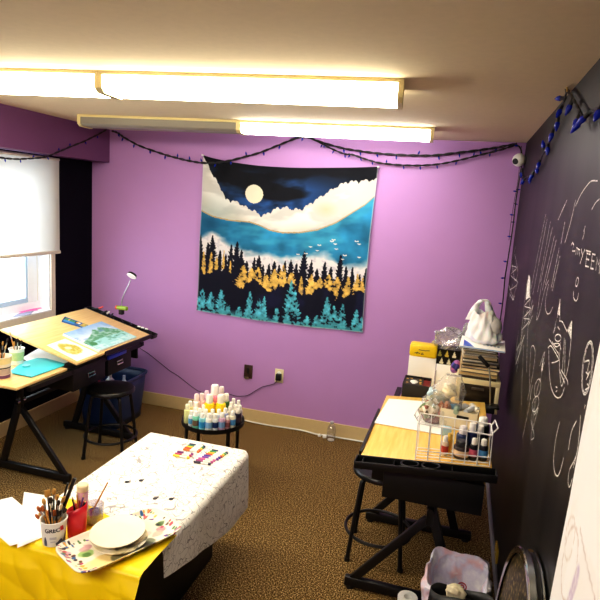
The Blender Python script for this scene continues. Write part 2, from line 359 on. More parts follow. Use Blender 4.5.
# ------------------------------------------------------------------ tapestry
def tree_mask(U, V, trees, seed):
    Mk = np.zeros_like(U)
    nz = vnoise(U, V, 55, seed, 3)
    for (ux, top, hgt, wd) in trees:
        t = (V-top)/hgt
        saw = .55+.45*(1-((t*(8+6*((ux*37) % 1))+ux*7+nz*.8) % 1.))
        ww = wd*1.15*np.clip(t, 0, 1)**.75*saw*(.35+1.2*nz)
        Mk = np.maximum(Mk, ((np.abs(U-ux) < ww+.0016) & (t > 0)).astype(float))
    return Mk
def interp(U, pts):
    return np.interp(U, [p[0] for p in pts], [p[1] for p in pts])
def tapestry_col(U, V):
    n = vnoise(U, V, 7, 1); n2 = vnoise(U+V*.6, V*2.2, 5, 11); nf = vnoise(U, V, 60, 21, 3)
    C = np.zeros(U.shape+(3,))+h2('15171f')
    C = mixc(C, np.clip((n2-.42)*4.5, 0, 1)*np.clip(1.2-np.abs(U-.42)*2.2, 0, 1)*np.clip(V*8-.1, 0, 1), h2('2f5fa6'))
    C = mixc(C, np.clip((n-.6)*5, 0, 1)*.5, h2('0a0c12'))
    # moon
    asp = 1.45/1.28
    d = np.hypot((U-.318)*asp, V-.190)
    C = mixc(C, (d < .061).astype(float), h2('f2ead2')*1.0)
    # cloud bank
    ed = interp(U, [(0, .02), (.02, .05), (.05, .10), (.09, .155), (.13, .21), (.15, .265), (.21, .27), (.28, .30), (.33, .32), (.37, .345), (.40, .33), (.44, .295), (.50, .275), (.54, .285), (.60, .285), (.66, .235), (.72, .185), (.78, .14), (.84, .105), (.90, .10), (1, .09)])
    puff = .016*np.abs(np.sin(U*52))+.01*np.abs(np.sin(U*117+1))
    cl = (V > ed-puff).astype(float)
    C = mixc(C, cl, h2('fbf8f2'))
    lower = interp(U, [(0, .20), (.1, .27), (.22, .28), (.35, .37), (.5, .38), (.62, .34), (.75, .33), (1, .2)])
    C = mixc(C, cl*np.clip((V-lower)*9+.1, 0, .85), h2('cfc9ba')); C = mixc(C, cl*np.clip((n2-.5)*4, 0, .5), h2('b9b9b4'))
    C = mixc(C, cl*np.clip(1-np.hypot((U-.74)*2.2, (V-.26)*3)*6, 0, 1)*.5, h2('e6c48c'))
    C = mixc(C, cl*np.clip(1-np.hypot((U-.1), (V-.33)*1.2)*6, 0, 1)*.5, h2('a9c4c8'))
    # teal hills
    te = interp(U, [(0, .345), (.08, .37), (.18, .38), (.30, .375), (.36, .39), (.42, .415), (.5, .425), (.60, .415), (.70, .39), (.80, .34), (.88, .28), (.95, .225), (1, .17)])
    tm = (V > te).astype(float)
    tc_ = h2('2f86b4')[None, None]*(.45+.95*n[..., None]); C = C*(1-tm[..., None])+tc_*tm[..., None]
    C = mixc(C, tm*np.clip((n2-.5)*3, 0, .7), h2('4fb9dd'))
    C = mixc(C, tm*np.clip(1-U*5, 0, .6), h2('1b4f74'))
    C = mixc(C, (np.abs(V-te) < .004).astype(float), h2('bfa878'))
    # mist
    me = interp(U, [(0, .50), (.08, .47), (.2, .52), (.35, .545), (.5, .585), (.62, .56), (.75, .52), (.88, .57), (1, .54)])
    mm = np.clip((V-me+.10*(n-.5)+.12*(n2-.5))*22, 0, 1); C = mixc(C, mm, h2('f3eef0'))
    C = mixc(C, mm*np.clip((nf-.55)*3, 0, .4), h2('b7b2c6'))
    # dark trees
    R = np.random.default_rng(3)
    tops = [(0.012, .50), (.05, .54), (.085, .49), (.13, .58), (.165, .60), (.2, .535), (.235, .51), (.26, .56), (.30, .63), (.34, .60), (.375, .585), (.40, .64), (.43, .63), (.465, .61), (.50, .63), (.53, .6), (.56, .59), (.60, .61), (.64, .53), (.68, .58), (.715, .63), (.76, .585), (.80, .61), (.845, .53), (.88, .60), (.92, .60), (.96, .64), (.99, .60)]
    tr = [(u+R.uniform(-.006, .006), v, .22, R.uniform(.030, .048)) for u, v in tops]
    C = mixc(C, tree_mask(U, V, tr, 31), h2('1a1b33')*.8)
    C = mixc(C, (V > .72+.04*(n-.5)).astype(float), h2('17182b'))
    # gold band
    gold = [(.03, .60, .17, .016), (.075, .60, .17, .02), (.11, .62, .14, .02), (.155, .58, .21, .017), (.2, .64, .13, .01), (.28, .66, .15, .055), (.33, .67, .14, .05), (.37, .66, .16, .055), (.42, .69, .12, .045), (.47, .66, .13, .05), (.52, .63, .15, .045), (.57, .66, .13, .04), (.63, .69, .12, .02), (.69, .67, .17, .05), (.74, .68, .17, .06), (.79, .66, .16, .06), (.84, .67, .14, .05), (.9, .66, .12, .03), (.95, .64, .16, .03), (.98, .66, .14, .025)]
    gm = tree_mask(U, V, gold, 41)*(V < .775+.03*np.sin(U*31)+.05*(nf-.5)-.06*(U < .22)).astype(float)*(nf > .33)
    C = C*(1-gm[..., None])+(h2('e0b862')[None, None]*(.62+.7*nf[..., None]))*gm[..., None]
    dk = [(.34, .735, .2, .04), (.30, .77, .2, .04), (.5, .75, .2, .05), (.58, .77, .2, .05), (.655, .76, .2, .03), (.73, .755, .2, .04), (.86, .72, .2, .035), (.80, .79, .2, .05), (.92, .75, .2, .04)]
    C = mixc(C, tree_mask(U, V, dk, 51), h2('15162a'))
    C = mixc(C, np.clip((n-.55)*4, 0, .5)*(V > .75), h2('242653'))
    # teal trees
    tl = [(.03, .845, .18, .05), (.09, .86, .16, .05), (.155, .83, .2, .045), (.2, .92, .1, .04), (.27, .93, .1, .05), (.33, .82, .25, .045), (.39, .86, .2, .05), (.42, .84, .2, .035), (.5, .90, .15, .045), (.575, .72, .26, .05), (.6, .78, .24, .05), (.68, .93, .1, .05), (.74, .92, .12, .05), (.79, .80, .22, .05), (.83, .85, .2, .06), (.88, .83, .22, .04), (.96, .86, .2, .045), (.99, .9, .15, .04)]
    tm2 = tree_mask(U, V, tl, 61)*(nf > .36)
    tcol = h2('57b4c9')[None, None]*(.35+1.25*nf[..., None]*np.ones(3)); C = C*(1-.92*tm2[..., None])+tcol*.92*tm2[..., None]
    C = mixc(C, np.clip((V-.955)*30, 0, 1)*(nf > .4)*.8, h2('4fa3b2'))
    # birds
    for bu, bv in ((.6, .555), (.645, .545), (.67, .5), (.71, .52), (.72, .485), (.80, .445), (.812, .47), (.79, .455), (.82, .50), (.86, .56), (.87, .535), (.93, .445), (.945, .46), (.95, .54), (.75, .57)):
        w = .010; x = (U-bu)/w; y = (V-bv)/w
        bm_ = (np.abs(y+.6*np.abs(x)*(1-np.abs(x)*.5)-.1) < .26) & (np.abs(x) < 1)
        C = mixc(C, bm_.astype(float), h2('f3eee2'))
    C = C*.90
    C = mixc(C, ((U < .003) | (U > .997) | (V > .996)).astype(float)*.6, h2('c5cbd4'))
    return C
TC = [(-2.469, 2.222), (-1.021, 2.189), (-1.036, .908), (-2.484, .920)]
def tapestry_pos(U, V):
    x = (1-V)*((1-U)*TC[0][0]+U*TC[1][0])+V*((1-U)*TC[3][0]+U*TC[2][0])
    z = (1-V)*((1-U)*TC[0][1]+U*TC[1][1])+V*((1-U)*TC[3][1]+U*TC[2][1])
    z = z-(.055*np.sin(PI*U**.75))*(1-V)**2-.03*np.sin(PI*U)*V**2+.012*np.sin(PI*U)*V
    x = x+.012*np.sin(PI*V)*(U-.5)*-2
    y = -.014-.010*np.sin(PI*V)*np.sin(U*7+1)-.022*np.exp(-((U+V*.35-.20)/.07)**2)*(1-V*.6)+.012*np.exp(-((U+V*.35-.33)/.05)**2)*(1-V)-.012*np.exp(-((U-V*.5-.78)/.10)**2)*(1-V)-.008*np.sin((U*1.3-V)*16)*(1-V)*np.exp(-((U-.95)/.16)**2)-.006*np.sin(U*21+V*6)*(.3+V*.5)
    return np.stack([x, np.minimum(y, -.006), z], -1)
tap = thing('hanging_tapestry', 'fabric wall tapestry of a moonlit sky, clouds and spruce forest, pinned to purple wall', 'tapestry')
painted('cloth', tapestry_pos, tapestry_col, 340, 300, attr_mat('tapestry_print', .8, .2, .15), tap)
for (x, z) in (TC[0], TC[1]):
    MB().cyl((x, -.03, z-.004), (x, -.004, z-.004), .006).ball((x, -.032, z-.004), .009, sub=1).build('push_pin', M_white, tap)

# ------------------------------------------------------------------ outlets
def plate(x, z, name, label, m, cat):
    t = thing(name, label, cat, (x, -.001, z))
    MB().box((0, -.004, 0), (.075, .008, .118), bev=.003).build('cover_plate', m, t)
    return t
pl = plate(-1.708, .447, 'wall_outlet', 'cream wall outlet with a black charger plugged into it', M_cream, 'outlet')
for dz in (.025, -.025): MB().cyl((0, -.010, dz), (0, -.007, dz), .016).build('socket', M_white, pl)
ad = MB().box((0, -.028, 0), (.045, .036, .055), bev=.005).build('charger', M_blackm)
ad.location = (-1.705, -.001, .443); tag(ad, 'black charger cube plugged into the cream outlet', 'charger')
sw = plate(-1.985, .443, 'outlet_box', 'dark open outlet box without a cover plate on purple wall', mat('rusty_dark_box', '#3a2218', .6, noise=.4), 'outlet')
MB().box((0, -.007, .01), (.022, .01, .05)).build('receptacle', M_blackm, sw); MB().box((-.01, -.010, -.055), (.035, .006, .02)).build('bracket', M_steel, sw)
# cable from charger along the wall to the desk
pts = [onY(*p, -.012) for p in ((279, 374), (276, 382), (272, 384.5), (266, 386), (262, 387), (255, 391), (247, 395.5), (236, 396), (225, 393), (214, 394), (203, 392.5), (195, 389), (178, 376), (170, 371), (160, 363), (150, 355))]
pts += [onY(145, 351.5, -.06), onY(140, 348, -.2), Vector((-2.80, -.44, .69))]
cb = MB().tube(smooth_path(pts, 5), .0028, 6).build('power_cable', M_purplecable); tag(cb, 'thin dark power cable running from the charger along the purple wall', 'cable')
cl = MB().tube(smooth_path([(-2.0, -.022, .012), (-1.8, -.03, .008), (-1.5, -.02, .01), (-1.34, -.04, .008), (-1.25, -.03, .01), (-1.1, -.03, .008), (-.75, -.02, .01)], 6), .006, 8).build('floor_cable', M_white)
tag(cl, 'white cable lying on the carpet along the baseboard', 'cable')

# ------------------------------------------------------------------ string lights
def bulb_mesh(scale, m):
    return MB().lathe([(0, -.001), (.006, 0), (.0085, .006), (.007, .016), (.003, .027), (0, .031)], 10, Matrix.Diagonal((scale, scale, scale, 1)))
B_prot = bulb_mesh(1., M_blue).build('bulb', M_blue); S_prot = MB().cyl((0, 0, -.018), (0, 0, .001), .005, .0062, 10).build('socket', M_cable)
B_me, S_me = B_prot.data, S_prot.data
bpy.data.objects.remove(B_prot); bpy.data.objects.remove(S_prot)
def string(label, path, r, bulbs, sc, extra=None):
    """cable along path; bulbs = [(index fraction, direction, has socket)]"""
    t = thing('string_lights', label, 'string lights', path[0], 0, 'strings of blue lights')
    o0 = Vector(path[0]); P = smooth_path([Vector(p)-o0 for p in path], 6)
    # two twisted wires
    tw = MB(); n = len(P)
    for ph in (0, PI): tw.tube([p+Vector((0, r*.5*math.cos(i*1.1+ph), r*.7*math.sin(i*1.1+ph))) for i, p in enumerate(P)], r*.62, 6)
    tw.build('cable', M_cable, t)
    for (f, d) in bulbs:
        i = min(int(f*(n-1)), n-1); d = Vector(d).normalized()
        so = bpy.data.objects.new('socket', S_me); COL.objects.link(so); so.parent = t
        so.location = P[i]+d*.016*sc; so.rotation_euler = d.to_track_quat('Z', 'Y').to_euler(); so.scale = (sc,)*3
        bo = bpy.data.objects.new('bulb', B_me); COL.objects.link(bo); bo.parent = so
    return t
R0 = random.Random(11)
def rb(n, lo, hi, base=(0, -.25, -1), jit=.5, up=.25):
    out = []
    for k in range(n):
        f = lo+(hi-lo)*(k+.5)/n; s = -1 if R0.random() < up else 1
        out.append((f, (base[0]+R0.uniform(-jit, jit), base[1]+R0.uniform(-.15, .1), base[2]*s+R0.uniform(-.2, .2))))
    return out
xs = -W+SOF+.013
string('dark string lights sagging across the purple bulkhead over the window', [onX(*p, xs) for p in ((-25, 152), (-12, 155), (0, 157.5), (15, 159), (30, 158.5), (45, 157), (57, 152.5), (70, 147), (85, 141), (97, 135), (106, 130))], .006, rb(9, .1, .95, (.25, 0, -1), .3), .62)
yb = -.03
string('blue string lights swagged across the top of the purple wall, upper strand', [onY(*p, yb) for p in ((112, 131), (118, 133), (125, 138), (140, 146), (160, 153), (175, 157.5), (190, 161), (205, 163), (222, 162), (240, 158), (260, 152.5), (280, 144.5), (297, 138), (306, 136.5), (318, 141), (340, 147.5), (360, 151), (380, 153.5), (405, 155), (430, 155.5), (455, 153), (480, 150), (500, 147), (517, 143.5))], .0075, rb(26, .03, .97, up=.15), .85)
string('blue string lights along the purple wall, lower strand dropping down the corner', [onY(*p, yb-.012) for p in ((306, 136.5), (318, 141.5), (332, 149), (345, 154), (352, 154.5), (365, 159), (380, 163), (400, 165), (420, 165.5), (440, 164), (460, 160), (480, 155), (500, 150), (516, 145.5), (521, 150), (522, 160), (520, 175), (516, 200), (513.5, 222), (511, 240), (507.5, 262), (505, 278), (503, 300), (500, 322))], .0065, rb(13, .04, .52, up=.1)+rb(9, .56, .99, (-1, -.3, 0), .2, 0), .7)
string('thin dark strand of lights running down beside the wall corner', [onY(*p, yb) for p in ((521.5, 146), (520, 160), (518, 180), (514.5, 200), (511, 222), (509, 240))], .003, rb(5, .1, .9, (1, -.2, 0), .2, 0), .6)
xr = -.022
rp_ = [onX(*p, xr) for p in ((522, 168), (524, 177), (530, 175.5), (536, 168), (541, 158), (547, 146), (552, 133), (557, 120), (561, 110), (565, 98), (567.5, 91), (573, 99), (579, 110), (583, 117), (590, 112), (600, 107), (612, 101))]
bl_ = [(.02, (0, .3, -1)), (.06, (0, -.4, -1)), (.09, (-.3, .5, -.6)), (.13, (0, -.8, -1)), (.17, (-.3, .4, -1)), (.2, (0, -.7, -.6)), (.24, (-.2, -.6, -.8)), (.29, (-.2, .2, 1)), (.33, (0, -.5, -1)), (.4, (-.2, -.1, -1)), (.46, (0, .2, -1)), (.53, (-.4, -.5, -1)), (.57, (-.5, .8, .1)), (.62, (-.2, .3, 1)), (.69, (-.3, .2, -1)), (.78, (-.3, -.1, -1)), (.83, (-.5, .1, -.8)), (.88, (-.4, .6, -.5)), (.95, (-.3, -.5, -.7))]
string('big blue string lights draped along the top of the black chalkboard wall', rp_, .0065, bl_, 1.35)
hook = MB().tube([onX(567, 92, -.002), onX(567, 91, xr-.01), onX(567, 87, xr-.012)], .004, 6).build('cup_hook', mat('brass', '#c7a560', .3, .8)); tag(hook, 'small brass hook holding up the blue lights near the ceiling', 'hook')
# white camera bulb at the corner
cc = thing('security_camera', 'small white round security camera high in the wall corner', 'security camera', onY(519, 160, -.10))
MB().ball((0, 0, 0), .045, sub=3).build('housing', M_white, cc)
dv = (Vector(CAM)-cc.location).normalized()+Vector((-.75, 0, -.35)); dv.normalize()
MB().cyl(dv*.030, dv*.047, .024, .019, 16).build('lens', M_blackm, cc)
MB().cyl((0, .02, 0), (0, .10, .005), .016).cyl((0, .085, .005), (0, .099, .005), .03).build('mount', M_white, cc)

# ------------------------------------------------------------------ chalk drawings on the right wall
def chalk_mat():
    m = bpy.data.materials.new('chalk_dust'); m.use_nodes = True; nt = m.node_tree; nt.nodes.clear()
    o = nt.nodes.new('ShaderNodeOutputMaterial'); t = nt.nodes.new('ShaderNodeBsdfTransparent'); d = nt.nodes.new('ShaderNodeBsdfDiffuse'); d.inputs['Color'].default_value = (.95, .93, .88, 1)
    tc = nt.nodes.new('ShaderNodeTexCoord'); n = nt.nodes.new('ShaderNodeTexNoise'); n.inputs['Scale'].default_value = 160; n.inputs['Detail'].default_value = 2
    nt.links.new(tc.outputs['Object'], n.inputs['Vector']); r = nt.nodes.new('ShaderNodeValToRGB'); r.color_ramp.elements[0].position = .25; r.color_ramp.elements[1].position = .56
    nt.links.new(n.outputs['Fac'], r.inputs['Fac']); mx = nt.nodes.new('ShaderNodeMixShader')
    nt.links.new(r.outputs['Color'], mx.inputs[0]); nt.links.new(t.outputs[0], mx.inputs[1]); nt.links.new(d.outputs[0], mx.inputs[2]); nt.links.new(mx.outputs[0], o.inputs['Surface']); return m
M_chalk = chalk_mat()
def ribbon(mb, pts, w, x):
    pts = [p for p in pts]; n = len(pts); L = []; Rr = []
    for i, p in enumerate(pts):
        t = pts[min(i+1, n-1)]-pts[max(i-1, 0)]; t = Vector((0, t.y, t.z))
        if t.length < 1e-9: t = Vector((0, 0, 1))
        t.normalize(); nn = Vector((0, -t.z, t.y))
        L.append(mb.bm.verts.new(Vector((x, p.y, p.z))+nn*w/2)); Rr.append(mb.bm.verts.new(Vector((x, p.y, p.z))-nn*w/2))
    for i in range(n-1): mb.bm.faces.new((L[i], L[i+1], Rr[i+1], Rr[i]))
def chalk(name, strokes, w=.010, fill=(), straight=False):
    w *= .37
    mb = MB()
    for k, s in enumerate(strokes):
        ribbon(mb, smooth_path([onX(*p, 0) for p in s], 5) if len(s) > 2 and not straight else [onX(*p, 0) for p in s], w, -.0012-.0003*k)
    for k, f in enumerate(fill):
        mb.poly([Vector((-.001, *onX(*p, 0)[1:])) for p in f])
    return mb.build(name, M_chalk, wr, False)
def ell(cx, cy, rx, ry, tilt=0, a0=0, a1=360, n=14):
    out = []
    for k in range(n+1):
        a = math.radians(a0+(a1-a0)*k/n); x = rx*math.cos(a); y = ry*math.sin(a); c, s = math.cos(math.radians(tilt)), math.sin(math.radians(tilt))
        out.append((cx+x*c-y*s, cy+x*s+y*c))
    return out
T = lambda s: [(530+0, 0)]
# lettering ZMYEEM
chalk('chalk_writing', [[(571.5, 245), (573, 242.5), (574.2, 245), (572.6, 251), (575.5, 251)], [(576.3, 255), (577, 247.5), (578.6, 249), (578.3, 255)], [(578.6, 249), (580.4, 250), (580, 256)], [(581.8, 249), (583.2, 255)], [(585.8, 249), (583, 257), (580.8, 264)],
    [(588, 252), (586.6, 266)], [(587, 250.5), (592, 252)], [(588, 253.5), (591.6, 254.5)], [(587.4, 259), (590.4, 260)], [(586.6, 266), (590.2, 267)],
    [(594, 254), (592.4, 268.5)], [(594, 254), (597.2, 255)], [(593.2, 260.5), (596.2, 261.5)], [(592.4, 268.5), (595.6, 269)],
    [(598, 271), (599, 257.5), (600.6, 265), (602.4, 259), (601.4, 274)]], .0125, straight=True)
# small face / squiggle under the lettering
chalk('chalk_squiggle', [ell(577.5, 282, 1.2, 4.5, 10), [(574, 291), (574, 297), (576, 301), (578, 299), (579, 293)], [(586, 226), (584.5, 231), (585, 232), (583, 240)]], .012)
# long slanted hatching
hs = [[(546, 214), (531, 290)], [(547.5, 219), (533, 295)], [(551, 221), (538, 292)], [(553, 227), (541, 282)], [(555, 236), (543, 290)], [(557, 240), (546, 285)], [(560, 248), (552, 288)], [(561, 256), (553, 291)], [(568, 200), (559, 220)], [(566, 222), (562, 244)], [(577, 200), (572, 222), (566, 243)]]
chalk('chalk_hatching', hs, .012)
chalk('chalk_arc', [[(598, 181), (592, 181), (587, 186), (581, 195), (576, 206)], [(600, 199), (596, 203), (592, 210)]], .012)
# feathery scribble at the far end
sc = [[(516, 246), (512, 262), (509, 278), (507, 300)], [(515, 254), (518, 272), (515, 280), (512, 262)], [(512, 266), (517, 268), (511, 275), (518, 283), (510, 290)], [(509, 285), (514, 300), (510, 294)], [(513, 284), (509, 300)], [(517, 286), (513, 300), (515, 296)], [(511, 250), (509, 272)]]
chalk('chalk_scribble', sc, .010)
# tall rocket-like scribble
rk = [[(529.5, 275), (526, 290), (523, 318), (521, 340), (517, 372)], [(529.5, 275), (531, 290), (529, 315), (527.5, 345), (527, 372)], [(526, 297), (531, 298), (525, 306), (531, 309), (524, 318), (530, 320), (522, 330)], [(527, 284), (530, 292), (526, 300)], [(528, 310), (523, 332), (521, 345), (525, 335), (520, 352), (516, 365), (522, 348)], [(519, 330), (517, 350), (520, 344), (516, 360)], [(533, 300), (530, 315), (534, 305), (529, 325), (533, 316)]]
chalk('chalk_rocket', rk, .011, [[(528.8, 275), (530.2, 277), (529.8, 297), (526, 300), (527, 288)]])
chalk('chalk_curls', [[(542, 283), (538, 310), (537, 320), (540, 312), (545, 290), (549, 280)], [(549, 284), (546, 300), (546, 309), (548, 314), (551, 312), (553, 307)], [(531, 400), (530, 380), (531, 352), (532.5, 346), (534.5, 347), (535.5, 355), (533, 375), (528, 400)], [(524, 345), (522.5, 380), (522, 405)], [(523, 438), (528, 415), (533, 385)]], .010)
chalk('chalk_figure', [[(540, 366), (545, 352), (543, 366), (541, 380)], [(544, 358), (542, 370), (545, 362)], ell(538, 388, 3, 9, 10), ell(536, 404, 3, 8, 12), [(541, 378), (536, 398), (533, 425), (531, 445)], [(537, 398), (535, 415), (539, 408), (533, 430)], [(535, 407), (532, 420), (535, 436), (532, 440)]], .009, [[(542, 366), (543.5, 358), (543, 370), (541.5, 372)]])
# large face with two pointed ears
chalk('chalk_face', [[(560.5, 299), (557.5, 318)], [(560.5, 299), (560.3, 320)], [(557, 320), (554, 333), (556, 327)], [(560, 321), (563, 322), (566, 328), (568, 332)], [(572.5, 321), (567.5, 332)], [(572.5, 321), (572, 341)], [(572, 341), (569.5, 365), (567, 376)], ell(559, 338, 3, 3.5), [(550, 339), (555, 347), (559, 353)], [(549, 348), (552, 346), (556, 352), (560, 359)], [(553, 363), (557, 362), (561, 359), (559, 352)], [(550, 348), (550.5, 370), (552, 385), (555, 394), (559, 398), (563, 396), (566, 388)], [(562, 342), (561, 365), (563, 386), (566, 378)], [(566, 338), (564, 372)], [(567, 340), (566.5, 374)], [(561, 370), (567, 384)], [(563, 370), (569, 380), (570, 385)], [(556, 344), (561, 344), (563, 350)], [(554, 342), (558, 347), (562, 345)], [(558, 387), (559.5, 388)], [(558, 392), (559.5, 391)], [(560, 327), (562, 330)]], .011,
    [[(560.5, 299), (557.5, 314), (560.3, 316)], [(572.5, 321), (568, 331), (571.6, 340)]])
chalk('chalk_oval_face', [ell(588, 368, 5.2, 27, 6), ell(588, 368, 4.2, 25, 6), [(585, 362), (590, 361), (588.5, 370), (589.5, 375), (586.5, 372)], [(587, 380), (591, 371)], [(588, 384), (590, 387), (586, 390)]], .012)
chalk('chalk_hook', [[(560, 422), (556, 440), (554, 460), (555, 472), (558, 476), (561, 470), (564, 458)]], .013)
chalk('chalk_loop', [[(581, 415), (580, 432), (578, 450), (575, 460), (570, 470), (568.5, 482), (570, 487), (573, 478)], [(577, 421), (572, 432), (569, 450)], [(586, 405), (585, 409)], [(577, 457), (574, 468)]], .013)

# wall paper drawing sheet
def sheet_col(U, V):
    C = np.zeros(U.shape+(3,))+h2('fdfcfb'); n = vnoise(U, V, 5, 77)
    C = mixc(C, np.clip((n-.55)*2, 0, .12), h2('e8d9c9'))
    # faint pencil curves and a few loose marker strokes
    for k, (a, b, c, d, col) in enumerate(((.16, .62, .10, .02, 'd9c6bd'), (.10, .58, .06, .03, 'e0d2c6'))):
        e = np.hypot((U-a)*1.0, (V-b)*1.2); C = mixc(C, (np.abs(e-c) < .0035).astype(float)*.7, h2(col))
    for (u0, v0, u1, v1, c, w_) in ((.34, .70, .30, .76, '2a3fb0', .010), (.40, .74, .36, .80, '2a3fb0', .012), (.46, .78, .41, .83, '2a3fb0', .012), (.52, .75, .50, .84, '3346b8', .009), (.38, .66, .33, .69, '3a4cc0', .008), (.13, .80, .10, .86, '6b4a2c', .022), (.15, .79, .13, .88, '7a5633', .014), (.28, .60, .22, .78, 'd9c9dc', .03), (.44, .86, .38, .97, 'dccde0', .035), (.2, .52, .5, .56, 'ded3cd', .004), (.55, .5, .62, .7, 'cfc7c4', .004)):
        L2 = (u1-u0)**2+(v1-v0)**2; t = np.clip(((U-u0)*(u1-u0)+(V-v0)*(v1-v0))/L2, 0, 1); d = np.hypot(U-u0-t*(u1-u0), V-v0-t*(v1-v0))
        C = mixc(C, np.clip((w_-d)/w_*3, 0, 1)*(.55+.45*(vnoise(U, V, 70, 3) > .45)), h2(c))
    return C
pp = thing('poster_paper', 'tall white paper sheet with loose blue and brown marker strokes on the chalkboard wall', 'paper', (0, 0, 0))
PA, PB = onX(600, 345, -.005), onX(550, 600, -.005)
def sheet_pos(U, V):
    z = 1.78-V*1.25
    y = PA.y+(PB.y-PA.y)*((PA.z-z)/(PA.z-PB.z))-U*.72
    x = -.004-.002*np.abs(np.sin(V*6))*np.exp(-U*8)-.002*np.sin(U*7+V*4)**2
    return np.stack([x, y, z], -1)
painted('sheet', sheet_pos, sheet_col, 110, 190, attr_mat('drawing_paper', .8), pp)
def marks(name, strokes, w, m):
    mb = MB()
    for s in strokes: ribbon(mb, [Vector((0, a, b)) for a, b in s], w, -.0165)
    return mb.build(name, m, pp, False)

# ================================================================== FURNITURE
def drafting_desk(label, loc, rz, wood_m, z_lo, z_hi, fixz=.735, wd=.62, foot_y=(-1.47+1.1, -.745+1.1)):
    """local frame: wall side -x, user side +x (x -.33 .. .30), length along y, tray at +y end"""
    t = thing('drafting_desk', label, 'desk', loc, rz)
    L0, L1 = -.26, .64            # tilting panel y range
    th = .018
    a = math.atan2(z_hi-z_lo, .60); rot = Matrix.Rotation(a, 3, 'Y')
    cx, cz = 0, (z_lo+z_hi)/2
    MB().box((cx, (L0+L1)/2, cz-th/2), (wd, L1-L0, th), rot, bev=.004).build('tilting_top', wood_m, t)
    fx = MB().box((-.03, -.49, fixz-th/2), (wd-.09, .44, th), bev=.004).build('fixed_top', wood_m, t)
    # tray along the +y end, tilted with the top
    tr = MB(); ax = rot @ Vector((1, 0, 0)); up = rot @ Vector((0, 0, 1)); c0 = Vector((0, L1+.035, cz-.012))
    def tb(cx_, cy_, cz_, sx, sy, sz): tr.box(c0+ax*cx_+Vector((0, cy_, 0))+up*cz_, (sx, sy, sz), rot, bev=.002)
    tw = wd+.03; tb(0, 0, -.018, tw, .075, .006); tb(0, -.036, -.003, tw, .005, .032); tb(0, .036, -.003, tw, .005, .032)
    for ex in (-tw/2, tw/2): tb(ex, 0, -.003, .006, .075, .032)
    for ex in (-.12, .13, .27): tb(ex, 0, -.010, .005, .07, .03)
    tr.build('pencil_tray', M_black, t)
    for ex in (-.03, .06):
        cp = MB().tube([c0+ax*(ex+.038*math.cos(k*PI/10))+Vector((0, .031*math.sin(k*PI/10), 0))+up*.012 for k in range(20)], .004, 6, closed=True)
        cp.build('cup_ring', M_black, t)
    # stop ledge along the user side
    MB().bar((wd/2+.005, L0+.28, z_lo-.004), (wd/2+.005, L1-.02, z_lo-.004), .012, .03).build('stop_ledge', M_black, t)
    # under-frame
    fr = MB()
    for yy in (L0+.03, L1-.05): fr.bar((-.26, yy, fixz-.03), (.26, yy, fixz-.03), .03, .03)
    for xx in (-.2, .24): fr.bar((xx, -.62, fixz-.035), (xx, L1-.05, fixz-.035), .03, .03)
    for yy in (L0+.06, L1-.1): fr.bar((-.2, yy, fixz-.02), (-.23, yy, z_hi-.03), .02, .02)
    fr.build('support_frame', M_black, t)
    MB().box((-.045, L1-.03, fixz-.088), (wd-.13, .02, .145), bev=.003).build('end_apron', M_blackm, t)
    # drawers side by side on the user side
    for k, (y0, y1) in enumerate(((-.24, .12), (.14, .45))):
        b = MB().box((.10, (y0+y1)/2, fixz-.105), (.30, y1-y0-.012, .135), bev=.004); dr = b.build('drawer', M_blackm, t)
        h = MB(); yc = (y0+y1)/2-.02*k
        h.tube([(.258, yc-.036, fixz-.085), (.263, yc-.036, fixz-.107), (.263, yc+.036, fixz-.107), (.258, yc+.036, fixz-.085)], .006, 8, closed=True)
        h.build('handle', M_chrome, dr)
    # A-shaped legs
    for k, fy in enumerate(foot_y):
        lg = MB(); fz = .035
        lg.bar((-.29, fy, fz), (.33, fy, fz), .05, .035, (0, 1, 0), bev=.008)
        MB_ = lg; lg.bar((-.20, fy, fz), (-.05, fy, .52), .045, .025, (0, 1, 0), bev=.004)
        lg.bar((.30, fy, fz), (-.04, fy, .45), .04, .025, (0, 1, 0), bev=.004)
        lg.bar((-.05, fy, .42), (-.05, fy, fixz-.03), .035, .03, (0, 1, 0), bev=.004)
        lf = lg.build('leg', M_black, t)
        for ex in (-.26, .30): MB().cyl((ex, fy, 0), (ex, fy, .02), .022, .018, 14).build('foot_glide', M_blackm, lf)
        MB().cyl((-.05, fy-.035, .50), (-.05, fy+.035, .50), .016, .016, 12).build('knob', M_chrome if k == 0 else M_black, lf)
    MB().bar((-.05, foot_y[0], .49), (-.05, foot_y[1], .49), .03, .03, bev=.004).build('crossbar', M_black, t)
    return t
LD = Vector((-2.955, -1.10, 0))
drafting_desk('tilted pale maple drafting desk below the window', LD, 0, M_wood, .775, .925)
RD = Vector((-.40, -1.295, 0))
def right_local(v): return v
# right desk turned half round: tray end faces the viewer
rd = drafting_desk('yellow maple drafting desk against the black chalkboard wall', RD+Vector((-.015, .0, 0)), PI, M_woody, .765, .815, foot_y=(-.14, .505), wd=.57)

